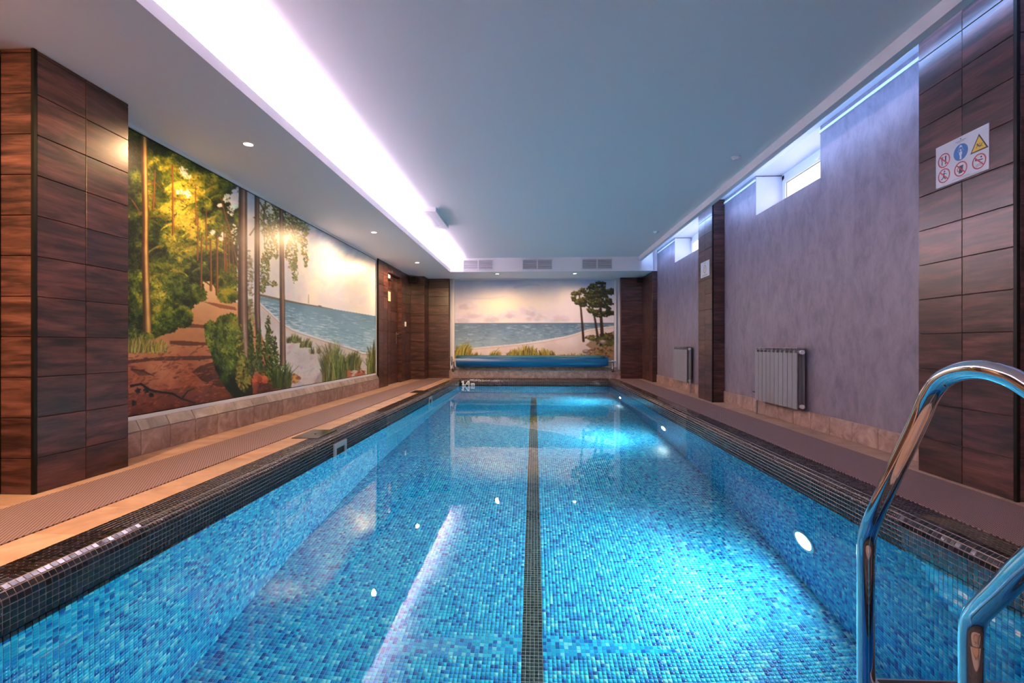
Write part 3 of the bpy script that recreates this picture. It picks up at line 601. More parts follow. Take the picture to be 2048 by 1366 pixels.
# sand
shore = [(518, 605), (540, 625), (560, 644), (585, 659), (620, 671), (655, 682), (685, 691), (708, 698), (725, 706), (740, 706), (760, 699)]
sand = np.array([196, 186, 182.]) + (n2[..., None] - 0.5) * 40 + (cv.r.random((H_, W_, 1)) - 0.5) * 14
cv.poly(shore + [(760, 840), (500, 840), (500, 605)], 0, 1, sand)
cv.stroke(shore, 1.6, 1.8, (222, 220, 216), 0.7); cv.stroke([(a, b_ + 3) for a, b_ in shore], 0.7, 0.9, (120, 108, 100), 0.5); cv.stroke([(a, b_ + 7) for a, b_ in shore], 2.6, 3.2, (202, 178, 158), 0.5)
for k in range(240): cv.dab(cv.r.uniform(575, 690), cv.r.uniform(690, 780), cv.r.uniform(2, 9), cv.r.uniform(1, 3), cv.r.normal(-0.5, 0.5), np.array([176, 168, 168.]) + cv.r.normal(0, 16, 3), 0.35)
cv.poly([(620, 780), (640, 745), (648, 700), (656, 770)], (128, 120, 116), 0.5)
# forest floor and path
ft = np.clip((Y - 560) / 260.0, 0, 1)[..., None]; path = np.array([214, 172, 132.]) * (1 - ft) + np.array([122, 66, 42.]) * ft
path += ((n2[..., None] - 0.5) * 50 + (n1[..., None] - 0.5) * 30) * (0.4 + ft)
cv.poly([(222, 470), (405, 555), (424, 560), (440, 590), (478, 606), (500, 620), (520, 660), (560, 770), (600, 800), (600, 845), (222, 845)], 0, 1, path)
cv.poly([(300, 845), (222, 845), (222, 790), (420, 770), (520, 790), (520, 845)], (70, 38, 26), 0.35)
for pts, al in (([(362, 652), (380, 647), (424, 652), (424, 657), (380, 655)], 0.6), ([(340, 682), (372, 682), (424, 686), (424, 690), (370, 692), (340, 688)], 0.6), ([(222, 722), (262, 720), (330, 713), (420, 711), (440, 716), (400, 720), (300, 722), (222, 732)], 0.7), ([(384, 744), (400, 732), (432, 722), (470, 740), (474, 775), (440, 775), (405, 762)], 0.7), ([(405, 603), (430, 606), (470, 614), (474, 621), (440, 616)], 0.45), ([(262, 740), (285, 738), (305, 750), (280, 752)], 0.5)):
    cv.poly(pts, (66, 40, 30), al)
for k in range(700):
    x = cv.r.uniform(224, 470); y = cv.r.uniform(690, 835); cv.dab(x, y, cv.r.uniform(2, 8), cv.r.uniform(0.6, 1.8), cv.r.normal(-0.25, 0.4), ((160, 92, 58), (92, 50, 34), (60, 34, 26), (176, 110, 74))[k % 4], 0.4)
# woods behind the path
G0, G1, G2, G3, G4 = (38, 48, 18), (66, 84, 28), (98, 116, 38), (140, 148, 52), (186, 178, 70)
Yl, Ol = (206, 184, 70), (150, 128, 52)
FOR = np.array([(222, 230), (470, 366), (480, 420), (474, 520), (474, 600), (440, 604), (432, 580), (422, 562), (404, 560), (414, 598), (388, 608), (372, 640), (345, 664), (222, 704)], float)
def in_poly(pg):
    def f(x, y):
        r_ = False
        for (xa, ya), (xb, yb) in zip(pg, np.roll(pg, -1, 0)):
            if (ya > y) != (yb > y) and x < (xb - xa) * (y - ya) / (yb - ya) + xa: r_ = not r_
        return r_
    return f
in_for = in_poly(FOR)
t1 = (fbm(H_, W_, 46, 61, 5) - 0.5) * 1.5 + (fbm(H_, W_, 15, 71, 3) - 0.5) * 1.2
lum = 0.30 + 0.34 * np.exp(-((X - 365) / 75) ** 2 - ((Y - 455) / 110) ** 2) + 0.10 * np.exp(-((X - 352) / 40) ** 2 - ((Y - 600) / 50) ** 2) - 0.10 * (Y < 330) - 0.14 * np.exp(-((X - 440) / 30) ** 2 - ((Y - 420) / 70) ** 2) - 0.16 * np.exp(-((X - 300) / 26) ** 2 - ((Y - 640) / 46) ** 2) - 0.12 * (X < 268)
tone = np.clip(lum + t1, 0, 1)
PF = [(30, 36, 14), (48, 58, 20), (70, 82, 26), (94, 104, 34), (122, 122, 42), (156, 144, 54), (190, 172, 76)]
cv.poly(FOR, (62, 70, 30), 1.0)
for k in range(40): cv.dab(cv.r.uniform(262, 282), cv.r.uniform(300, 640), 8, 26, 0, (84, 92, 62), 0.3)
cv.foliage(in_for, (222, 482, 232, 704), 9000, PF, tone, 4.2)
cv.foliage(in_for, (222, 482, 232, 704), 16000, PF, tone, 2.6, 0.7)
for k in range(70):
    x = cv.r.uniform(275, 450); y = cv.r.uniform(360, 560); j, i = int(y - cv.y0), int(x - cv.x0)
    if in_for(x, y): cv.bough(x, y, cv.r.uniform(12, 34), cv.r.choice([-1, 1]), PF[min(int(tone[j, i] * 6) + 2, 6)])
for cx, cy_, rx, ry in ((366, 342, 9, 8), (372, 352, 10, 6), (362, 385, 10, 5), (376, 388, 6, 7), (440, 412, 6, 4), (452, 400, 6, 5), (425, 465, 4, 4), (446, 470, 4, 5), (454, 392, 5, 4), (442, 478, 4, 3), (462, 420, 7, 12), (468, 470, 6, 20)):
    cv.leaves(cx, cy_, rx, ry, 26, [(196, 196, 190), (220, 214, 198)], 2.2, al=0.85)
for x0, y0_, x1, y1_, r in ((403, 470, 402, 577, 2.3), (421, 480, 422, 580, 2.7), (434, 470, 434, 588, 3.0), (310, 340, 306, 420, 2.2), (345, 330, 346, 465, 2.4), (448, 450, 449, 540, 2.0), (452, 470, 453, 545, 1.7), (457, 470, 459, 545, 1.5), (462, 475, 470, 560, 1.3), (441, 396, 462, 470, 1.6), (462, 470, 478, 545, 1.6), (396, 430, 395, 520, 1.6), (412, 420, 413, 500, 1.6), (391, 370, 392, 450, 1.5)):
    cv.stroke([(x0, y0_), ((x0 + x1) / 2, (y0_ + y1_) / 2), (x1, y1_)], r * 0.6, r, (96, 62, 38), 0.9); cv.stroke([(x0 + r * 0.3, y0_), (x1 + r * 0.4, y1_)], r * 0.2, r * 0.45, (170, 120, 70), 0.7)
for pts in ([(264, 400), (280, 425), (300, 434), (325, 432), (336, 450)], [(296, 364), (312, 366), (330, 385)], [(346, 395), (362, 400), (380, 398)], [(300, 390), (312, 400), (312, 412)]): cv.stroke(pts, 1.6, 0.5, (120, 86, 50), 0.9)
for (ex, ey, erx, ery) in ((382, 588, 30, 20), (456, 592, 22, 14), (366, 634, 20, 22), (325, 636, 26, 26)):
    cv.foliage(lambda x, y: ((x - ex) / erx) ** 2 + ((y - ey) / ery) ** 2 < 1, (ex - erx, ex + erx, ey - ery, ey + ery), int(erx * ery * 1.6), PF[:6], np.clip(0.55 + t1 * 0.9 - (Y - ey) / ery * 0.28, 0, 1), 2.6, 0.7)
cv.trunk([(281, 250), (284.6, 430), (283.5, 500), (286, 664)], [(293, 250), (297, 430), (296.7, 500), (303, 664)], (84, 58, 36), (206, 164, 104), 0.66)
cv.grass(224, 335, 704, 38, 330, [(150, 134, 74), (112, 104, 50), (180, 164, 100), (84, 80, 36)], 0.15)
# right-hand trees
cv.leaves(470, 400, 8, 18, 40, [(196, 204, 214), (206, 212, 220)], 5)
for cx, cy_, rx, ry in ((498, 560, 9, 60), (500, 640, 8, 40)): cv.leaves(cx, cy_, rx, ry, 150, [(92, 88, 60), (120, 116, 84), (150, 146, 120)], 3.0, al=0.6)
HG = [(54, 62, 34), (80, 88, 40), (108, 112, 52), (130, 124, 66)]
for cx, cy_, rx, ry, nn in ((540, 440, 22, 40, 170), (575, 440, 30, 30, 240), (600, 450, 20, 36, 160), (530, 540, 9, 34, 110), (540, 480, 12, 40, 120), (526, 572, 7, 16, 50), (545, 568, 10, 6, 24), (583, 510, 12, 34, 120), (590, 545, 6, 24, 46), (609, 485, 7, 32, 60), (612, 520, 4, 16, 24), (552, 500, 4, 22, 26)): cv.leaves(cx, cy_, rx, ry, int(nn * 1.5), HG, 2.3, 1.2)
for pts in ([(520, 405), (532, 430), (548, 470)], [(500, 470), (510, 455), (525, 447)], [(508, 435), (520, 438), (530, 450)], [(533, 395), (527, 440), (530, 500)], [(545, 410), (560, 450)], [(590, 470), (580, 450), (566, 440)]): cv.stroke(pts, 1.5, 0.5, (74, 62, 50), 0.8)
BU = np.array([(408, 652), (420, 640), (430, 646), (440, 632), (452, 630), (466, 626), (480, 640), (500, 640), (506, 700), (504, 790), (470, 796), (452, 778), (434, 745), (424, 712), (412, 684)], float)
PB_ = [(20, 28, 12), (32, 44, 16), (50, 64, 22), (74, 88, 30), (100, 108, 40), (132, 132, 62)]
cv.poly(BU, (34, 44, 18), 1.0)
tb = np.clip(0.50 + t1 * 0.8 - (Y - 690) / 260.0 + 0.16 * np.exp(-((X - 462) / 24) ** 2 - ((Y - 680) / 40) ** 2) - 0.3 * np.exp(-((X - 432) / 16) ** 2 - ((Y - 735) / 30) ** 2), 0, 1)
cv.foliage(in_poly(BU), (404, 510, 622, 800), 5200, PB_, tb, 3.0, 1.1)
cv.trunk([(478, 360), (476, 560), (476, 632), (486, 731)], [(494, 360), (494.5, 560), (496, 632), (498, 731)], (70, 54, 48), (150, 126, 112), 0.6)
cv.leaves(488, 750, 16, 34, 220, [(66, 66, 24), (100, 96, 40), (140, 126, 58)], 3.6, 1.2); cv.leaves(480, 690, 8, 40, 90, [(96, 100, 40), (134, 128, 60)], 3.0, 1.3)
cv.trunk([(509.5, 380), (509, 620), (512, 676)], [(518.5, 380), (520, 620), (522, 676)], (66, 50, 44), (128, 104, 90), 0.6)
for x, yb, w_, hh in ((502, 748, 12, 100), (518, 742, 14, 88), (536, 760, 20, 128), (549, 766, 18, 96)):   # saplings
    for k in range(int(hh * 3.2)):
        q = cv.r.random() ** 0.7; yv = yb - hh * (1 - q); cv.dab(x + cv.r.normal(0, 0.42) * w_ * (0.15 + q * 0.85), yv, 3.0, 1.3, 1.2 + cv.r.normal(0, 0.5), np.array(((48, 58, 24), (74, 86, 34), (104, 112, 48), (60, 66, 28))[k % 4], float) + cv.r.normal(0, 8, 3), 0.85)
cv.trunk([(558.7, 400), (559.6, 620), (559.6, 732)], [(566, 400), (570, 620), (571.5, 732)], (70, 54, 46), (146, 118, 98), 0.62)
for x, y, r, c in ((520, 762, 16, (150, 80, 52)), (588, 758, 10, (168, 120, 76)), (708, 744, 22, (150, 96, 62)), (530, 778, 14, (90, 50, 34)), (690, 752, 12, (132, 84, 56))): cv.leaves(x, y, r, r * 0.7, 60, [c, tuple(np.array(c) * 0.75), tuple(np.minimum(np.array(c) * 1.2, 255))], 4)
GR = [(112, 112, 58), (80, 82, 40), (146, 142, 86), (60, 64, 30)]
cv.grass(546, 582, 775, 56, 220, [(70, 80, 36), (100, 108, 50), (50, 58, 26)], 0.05); cv.grass(646, 692, 764, 88, 420, GR, -0.02); cv.grass(690, 720, 738, 40, 170, GR, 0.1); cv.grass(735, 760, 748, 70, 240, GR, 0.12); cv.grass(574, 602, 684, 18, 80, GR, 0.1); cv.grass(600, 622, 693, 18, 60, GR, 0.3); cv.grass(619, 630, 706, 16, 14, GR, 0); cv.grass(633, 640, 706, 16, 10, GR, 0)
cv.stroke([(262, 772), (282, 768), (300, 780), (320, 784), (345, 787), (362, 797), (390, 806)], 2.4, 1.6, (38, 34, 34), 0.9); cv.stroke([(364, 797), (376, 782), (388, 777)], 1.8, 0.8, (40, 34, 32), 0.9)
for x, y in ((276, 782), (292, 782), (302, 790), (268, 806)): cv.leaves(x, y, 5, 4, 18, [(28, 28, 32), (52, 52, 58)], 2.6)
cv.stroke([(263, 738), (285, 742), (308, 752)], 2.0, 1.0, (70, 42, 32), 0.8)
TH = math.atan(44.5 / 967.0); cT, sT = math.cos(TH), math.sin(TH)
def mural_y(u):       # spreads the picture's columns over the wall, closer together towards the near end
    a = (u - 1024) / 967.0; return 3.08 * (a * sT + cT) / (sT - a * cT)
us = np.linspace(226, 751.5, 400); rw = np.linspace(0, 1, 430)
MZ0, MZ1 = 2.680, 0.487
P_, F, C_ = make_mural(cv, us, rw, lambda u, w_: (XM, mural_y(u), MZ0 + (MZ1 - MZ0) * w_), lambda u, w_: 689.5 - (MZ0 + (MZ1 - MZ0) * w_ - CAM_H) * 967.0 / (3.08 * sT + mural_y(u) * cT))
M['paint_l'] = paint_material('mural_paint', 0.36)
mu = empty('mural', (0, 0, 0)); tag(mu, 'large painted mural of a forest path leading to a sandy shore', 'mural')
cvs = mural_mesh('painting', P_, F, C_, M['paint_l'], mu)
ye = mural_y(751.5)
for nm, box_, mm in (('frame_top', (XM - 0.02, XM + 0.022, 3.26, 9.285, 2.682, SOFFIT), 'trim_white'), ('frame_bottom', (XM - 0.02, XM + 0.016, 3.26, 9.285, 0.449, 0.480), 'trim_white'), ('frame_side', (XM - 0.02, XM + 0.016, ye + 0.005, 9.285, 0.48, 2.682), 'trim_white'),
                     ('shadow_gap', (XM - 0.02, XM + 0.004, 3.26, ye + 0.005, 0.480, 0.488), 'black'), ('shadow_gap', (XM - 0.02, XM + 0.004, 3.26, ye + 0.005, 2.676, 2.682), 'black')):
    bb = MB(); bb.box(*box_); bb.build(nm, M[mm], mu)

# --- far seascape
cv = Canvas(900, 552, 340, 190); H_, W_ = cv.h, cv.w; X, Y = cv.X, cv.Y; vn_ = fbm(H_, W_, 10, 33)
n1 = fbm(H_, W_, 60, 41, 5); n2 = fbm(H_, W_, 22, 51, 5); t = np.clip((646 - Y) / 88.0, 0, 1)[..., None]
sky = np.array([204, 196, 204.]) * (1 - t) + np.array([158, 170, 198.]) * t
glow = (0.8 * np.exp(-((X - 1000) / 60) ** 2 - ((Y - 605) / 26) ** 2) + 0.4 * np.exp(-((X - 1090) / 70) ** 2 - ((Y - 590) / 30) ** 2))[..., None]
cv.c = sky + (np.array([244, 226, 198.]) - sky) * np.clip(glow + (n1[..., None] - 0.5) * 0.9, 0, 1)
for x, y, r in ((930, 610, 26), (945, 628, 30), (985, 636, 26), (1020, 628, 22), (1060, 622, 26), (1075, 634, 40), (1120, 636, 34), (925, 640, 30)):
    for k in range(46):
        a = cv.r.random() * PI; q = cv.r.random(); cv.dab(x + r * q * math.cos(a), y - r * 0.55 * q * math.sin(a) + 6, 5, 3, 0, np.array([190, 184, 196.]) + (1 - 2 * (q < 0.6)) * 10 + cv.r.normal(0, 6, 3), 0.35)
cv.stroke([(920, 594), (950, 596), (980, 596), (1010, 592)], 2.2, 1.0, (180, 182, 198), 0.5); cv.stroke([(1030, 574), (1060, 568), (1080, 570)], 2.5, 1.0, (160, 168, 190), 0.5)
d = np.clip((Y - 646) / 45.0, 0, 1)[..., None]; sea = np.array([96, 116, 130.]) * (1 - d) + np.array([140, 158, 166.]) * d + (n2[..., None] - 0.5) * 24
cv.poly([(895, 645.7), (1245, 645.7), (1245, 655), (1160, 668), (1000, 694), (930, 699), (895, 699)], 0, 1, sea)
for k in range(340):
    x = cv.r.uniform(905, 1235); q = cv.r.random(); y = 649 + q * np.interp(x, [905, 1000, 1160, 1235], [48, 44, 18, 6]); cv.dab(x, y, cv.r.uniform(2, 7), 0.7, 0, (180, 192, 196) if cv.r.random() < 0.5 else (84, 104, 120), 0.35)
shore = [(895, 701), (940, 697), (975, 694), (1010, 691), (1050, 687), (1090, 682), (1130, 674), (1155, 667), (1175, 660), (1200, 656), (1245, 651)]
sand = np.array([206, 190, 184.]) + (n2[..., None] - 0.5) * 36; cv.poly(shore + [(1245, 745), (895, 745)], 0, 1, sand)
cv.stroke(shore, 1.0, 1.0, (226, 216, 208), 0.6); cv.stroke([(a, b_ + 2.5) for a, b_ in shore], 0.8, 0.8, (170, 146, 132), 0.5)
cv.poly([(1245, 655), (1215, 668), (1190, 676), (1172, 690), (1190, 702), (1165, 712), (1165, 745), (1245, 745)], (96, 76, 52), 0.6)
cv.leaves(1214, 680, 20, 14, 170, [(40, 44, 24), (66, 70, 34), (96, 92, 48)], 3.0); cv.leaves(1185, 676, 14, 5, 50, [(72, 76, 40), (104, 100, 56)], 2.6); cv.leaves(1204, 705, 26, 10, 90, [(74, 60, 40), (112, 96, 62), (140, 120, 90)], 3.0)
for x, y in ((1207, 684), (1173, 703)): cv.dab(x, y, 7, 4.5, 0, (120, 110, 108)); cv.dab(x - 1, y - 1.5, 4.5, 2.5, 0, (160, 150, 146))
TD = [(26, 32, 18), (42, 48, 24), (66, 70, 32), (104, 102, 46)]
for pts, r0, r1 in (([(1159, 585), (1163, 620), (1166, 655), (1168, 682)], 1.3, 2.4), ([(1186, 615), (1191, 640), (1196, 673)], 1.3, 2.4), ([(1198, 580), (1202, 620), (1205, 670)], 1.6, 3.4)): cv.stroke(pts, r0, r1, (58, 44, 36), 0.95)
for cx, cy_, rx, ry, nc in ((1160, 590, 15, 15, 16), (1158, 606, 13, 7, 8), (1200, 580, 27, 16, 34), (1213, 598, 18, 24, 26), (1186, 606, 18, 16, 22), (1206, 626, 22, 10, 16)):
    for k in range(nc):
        a = cv.r.random() * 2 * PI; q = math.sqrt(cv.r.random()); px_, py_ = cx + rx * q * math.cos(a), cy_ + ry * q * math.sin(a)
        cv.leaves(px_, py_ + 1, cv.r.uniform(4, 8), cv.r.uniform(1.6, 3.2), 26, TD[:2], 1.7, 0.1); cv.leaves(px_ - 1, py_ - 1, cv.r.uniform(3, 6), 1.6, 14, TD[2:] if px_ < 1200 or k % 3 == 0 else TD[1:3], 1.5, 0.1)
GF = [(150, 140, 64), (108, 104, 44), (176, 164, 92), (76, 74, 32)]
cv.grass(905, 940, 716, 36, 170, GF, 0.25); cv.grass(940, 968, 716, 12, 50, GF, 0.2); cv.grass(975, 1000, 716, 18, 50, GF, 0.4); cv.grass(1014, 1040, 716, 20, 70, GF, 0.2); cv.grass(1034, 1075, 716, 30, 130, GF, 0); cv.grass(1070, 1112, 716, 20, 100, GF, -0.15); cv.grass(1110, 1190, 716, 10, 70, GF, 0)
px = 12.29 / 967.0
us = np.linspace(908.5, 1228.5, 321); rw = np.linspace(0, 1, 176); FX0, FX1, FZ0, FZ1 = -2.035, 2.01, 2.672, 0.475
P_, F, C_ = make_mural(cv, us, rw, lambda u, w_: (FX0 + (FX1 - FX0) * (u - 908.5) / 320.0, YF, FZ0 + (FZ1 - FZ0) * w_), lambda u, w_: 559.5 + w_ * (733.5 - 559.5))
M['paint_f'] = paint_material('seascape_paint', 0.42)
mf = empty('mural', (0, 0, 0)); tag(mf, 'painted seascape with three pines on the end wall', 'mural'); mural_mesh('painting', P_, F, C_, M['paint_f'], mf)
for nm, bx_ in (('frame_side', (-2.09, FX0 - 0.005, YF - 0.012, YF + 0.03, 0.46, SOFFIT)), ('frame_side', (FX1 + 0.005, 2.065, YF - 0.012, YF + 0.03, 0.46, SOFFIT)), ('frame_top', (FX0 - 0.005, FX1 + 0.005, YF - 0.012, YF + 0.03, FZ0 + 0.004, SOFFIT)), ('frame_bottom', (FX0 - .005, FX1 + .005, YF - .012, YF + .03, .455, FZ1))):
    bb = MB(); bb.box(*bx_); bb.build(nm, M['trim_white'], mf)

# ------------------------------------------------------------------ lights of the room
b = MB(); b.box(COVE_X + 0.006, COVE_X + 0.096, YN + 0.05, 11.05, 2.7355, 2.742)
tag(b.build('led_strip', M['led_l']), 'cool white light strip inside the ceiling cove', 'light strip')
b = MB(); b.box(2.4315, 2.437, YN + 0.05, 11.0, 3.03, 3.075)
tag(b.build('led_strip', M['led_r']), 'bluish light strip behind the downstand over the grey wall', 'light strip')
def downlight(loc, label, watts, size=3.0, aim=(0, 0, 0), blend=0.8):
    r = tag(empty('downlight', loc), label, 'downlight', 'warm recessed ceiling lights')
    ux, uy, dn = (1, 0, 0), (0, 1, 0), (0, 0, -1)
    b = MB(); b.ring((0, 0), 0.036, 0.052, (0, 0, 0), ux, uy, dn, 0.005); b.build('trim_ring', M['trim_white'], r)
    b = MB(); b.cyl((0, 0, -0.0005), (0, 0, -0.003), 0.036, 24); b.build('lens', M['lens_warm'], r)
    L = bpy.data.lights.new('downlight_beam', 'SPOT'); L.energy = watts; L.color = C_WARM; L.spot_size = size; L.spot_blend = blend; L.shadow_soft_size = 0.035
    o = bpy.data.objects.new('beam', L); COL.objects.link(o); o.parent = r; o.location = (0, 0, -0.045); o.rotation_euler = aim; return r
for (y, lab) in ((1.0, 'warm downlight in the lowered ceiling just this side of the near pillar'), (3.94, 'warm downlight above the forest path, first past the near pillar'), (7.117, 'warm downlight above the painted shore'), (9.776, 'warm downlight near the wooden door'), (-1.6, 'warm downlight in the lowered ceiling behind the viewer')):
    if y == 1.0: downlight((-2.39, y, SOFFIT), lab, DOWN_W * 8.0, 2.0, (math.radians(42), 0, math.radians(14)))
    else: downlight((-2.39, y, SOFFIT), lab, DOWN_W * (2.2 if y == 9.776 else 1.0), 3.13, blend=0.35)
downlight((-0.875, 11.42, SOFFIT), 'warm downlight above the open sky side of the seascape', FAR_W); downlight((0.954, 11.45, SOFFIT), 'warm downlight above the pine side of the seascape', FAR_W)
downlight((1.9, -0.6, CEIL), 'warm ceiling downlight behind the viewer on the ladder side', DOWN_W * 1.1); downlight((0.0, -1.2, CEIL), 'warm ceiling downlight straight behind the viewer', DOWN_W * 1.4)
for ly, lab in zip(lamps_y, ('underwater pool lamp nearest the ladder', 'middle underwater pool lamp below the nearer radiator', 'underwater pool lamp nearest the rolled cover')):
    r = tag(empty('pool_lamp', (PW, ly, LAMP_Z)), lab, 'pool lamp', 'underwater lamps in the pool side')
    b = MB(); b.ring((0, 0), 0.098, 0.128, (0, 0, 0), (0, -1, 0), (0, 0, 1), (-1, 0, 0), 0.012, 36); b.build('bezel', M['steel'], r)
    b = MB(); b.cyl((0.0, 0, 0), (-0.008, 0, 0), 0.098, 36); b.build('lens', M['lens_pool'], r)
    L = bpy.data.lights.new('pool_beam', 'SPOT'); L.energy = POOL_SPOT; L.color = C_POOL; L.spot_size = 2.3; L.spot_blend = 0.9; L.shadow_soft_size = 0.06
    o = bpy.data.objects.new('beam', L); COL.objects.link(o); o.parent = r; o.location = (-0.09, 0, 0); o.rotation_euler = (0, PI / 2, 0)

# ------------------------------------------------------------------ windows
for i, (y0, y1) in enumerate((W1, W2)):
    z0, z1 = WZ; xf = 3.12; fr = 0.055
    b = MB(); b.box(XR + 0.002, xf, y0, y0 + 0.004, z0, z1); b.box(XR + 0.002, xf, y1 - 0.004, y1, z0, z1); b.box(XR + 0.002, xf + 0.1, y0, y1, z0, z0 + 0.004); b.box(XR + 0.002, xf, y0, y1, TOPR - 0.004, TOPR)
    wd = tag(b.build('window_%d' % (i + 1), M['trim_white']), ['high white window nearest the safety sign pillar', 'high white window beyond the middle pillar'][i], 'window', kind='structure')
    b = MB(); b.box(xf, xf + 0.06, y0, y0 + fr, z0, z1); b.box(xf, xf + 0.06, y1 - fr, y1, z0, z1); b.box(xf, xf + 0.06, y0, y1, z1 - fr, TOPR); b.box(xf, xf + 0.06, y0, y1, z0, z0 + fr); b.build('window_frame', M['frame_w'], wd)
    b = MB(); b.box(xf - 0.012, xf + 0.05, y0 + fr, y0 + 2 * fr, z0 + fr, z1 - fr); b.box(xf - 0.012, xf + 0.05, y1 - 2 * fr, y1 - fr, z0 + fr, z1 - fr); b.box(xf - 0.012, xf + 0.05, y0 + 2 * fr, y1 - 2 * fr, z1 - 2 * fr, z1 - fr); b.box(xf - .012, xf + .05, y0 + 2 * fr, y1 - 2 * fr, z0 + fr, z0 + 2 * fr); sh = b.build('window_sash', M['frame_w'], wd)
    b = MB(); b.box(xf + 0.004, xf + 0.008, y0 + 2 * fr, y0 + 2 * fr + .006, z0 + 2 * fr, z1 - 2 * fr); b.box(xf + .004, xf + .008, y1 - 2 * fr - .006, y1 - 2 * fr, z0 + 2 * fr, z1 - 2 * fr); b.box(xf + .004, xf + .008, y0 + 2 * fr, y1 - 2 * fr, z1 - 2 * fr - .006, z1 - 2 * fr); b.build('glazing_seal', M['black'], sh)
    b = MB(); b.box(xf + 0.01, xf + 0.03, y0 + 2 * fr, y1 - 2 * fr, z0 + 2 * fr, z1 - 2 * fr); b.build('pane', M['pane'], sh)
    ym = y0 + (y1 - y0) * 0.42; b = MB(); b.cyl((xf - 0.012, ym, z1 - 1.5 * fr), (xf - 0.035, ym, z1 - 1.5 * fr), 0.013, 14); b.box(xf - 0.045, xf - 0.033, ym - 0.075, ym + 0.012, z1 - 1.5 * fr - 0.010, z1 - 1.5 * fr + 0.010); b.build('handle', M['plug'], sh)

# ------------------------------------------------------------------ door on the far left
b = MB(); b.box(-3.134, -3.128, 9.895, 10.915, DECK, 2.56)
dr = tag(b.build('door_1', M['grout_dark']), 'wood-clad door recessed in the tiled wall past the forest mural', 'door', kind='structure')
clad(dr, '+x', -3.12, [9.895, 10.40, 10.915], [DECK + 0.005] + [0.383 + 0.2304 * i for i in range(10)] + [2.545], M['wood'])
b = MB(); b.box(-3.13, XL + 0.004, 10.915, 10.935, DECK, 2.56); b.box(-3.13, XL + 0.004, 9.875, 9.895, DECK, 2.56); b.box(-3.13, XL + 0.004, 9.875, 10.935, 2.548, 2.575); b.build('door_frame', M['wood'], dr)
b = MB(); b.cyl((-3.12, 10.82, 1.27), (-3.07, 10.82, 1.27), 0.011, 14); b.box(-3.078, -3.062, 10.70, 10.83, 1.261, 1.279); b.box(-3.122, -3.114, 10.795, 10.845, 1.05, 1.32); b.build('handle', M['steel'], dr)
b = MB(); b.box(-3.118, -3.06, 9.93, 10.15, 2.44, 2.51); b.build('door_closer', M['plug'], dr)
b = MB(); b.box(-3.10, -3.08, 10.10, 10.42, 2.425, 2.44); b.build('closer_arm', M['steel'], dr)
ds = empty('door_sign', (-3.117, 10.17, 2.07)); tag(ds, 'small cream notice on the wooden door', 'sign')
b = MB(); b.box(0, 0.006, -0.18, 0.18, -0.10, 0.10); b.build('plate', M['cream'], ds)
for z_, w_ in ((0.03, 0.11), (0.005, 0.10), (-0.04, 0.09)): b = MB(); b.box(0.006, 0.0068, -w_, w_, z_ - 0.008, z_ + 0.008); b.build('text_line', M['greyink'], ds)
b = MB(); b.box(XL, XL + 0.016, 11.20, 11.29, 1.46, 1.57); sw = b.build('switch', M['plug']); tag(sw, 'small white switch on the tiles beside the door', 'switch')
b = MB(); b.box(XL + 0.016, XL + 0.020, 11.215, 11.275, 1.48, 1.55); b.build('rocker', M['paper'], sw)
def speaker(loc, s, label):
    r = tag(empty('loudspeaker', loc), label, 'loudspeaker', 'black loudspeakers under the far ceiling')
    b = MB(); b.prism([(0, 0), (0.17, 0), (0.12, -0.16), (0.05, -0.16)], (-0.085 * 1, 0, 0.05), (1, 0, 0), (0, -1, 0), (0, 0, -1), 0.13); b.v = [(x, y - 0.14, z) for x, y, z in b.v]; b.build('body', M['blackplastic'], r)
    b = MB(); b.box(-0.07, 0.07, -0.146, -0.140, -0.07, 0.04); b.build('grille', M['black'], r)
    b = MB(); b.cyl((0, 0.0, 0), (0.06 * s, 0.09, 0.02), 0.012, 10); b.build('bracket', M['steel'], r)
speaker((-2.92, 11.66, 2.62), -1, 'black loudspeaker in the corner beside the wooden door'); speaker((2.58, 12.10, 2.62), 1, 'black loudspeaker in the corner beside the grey wall')

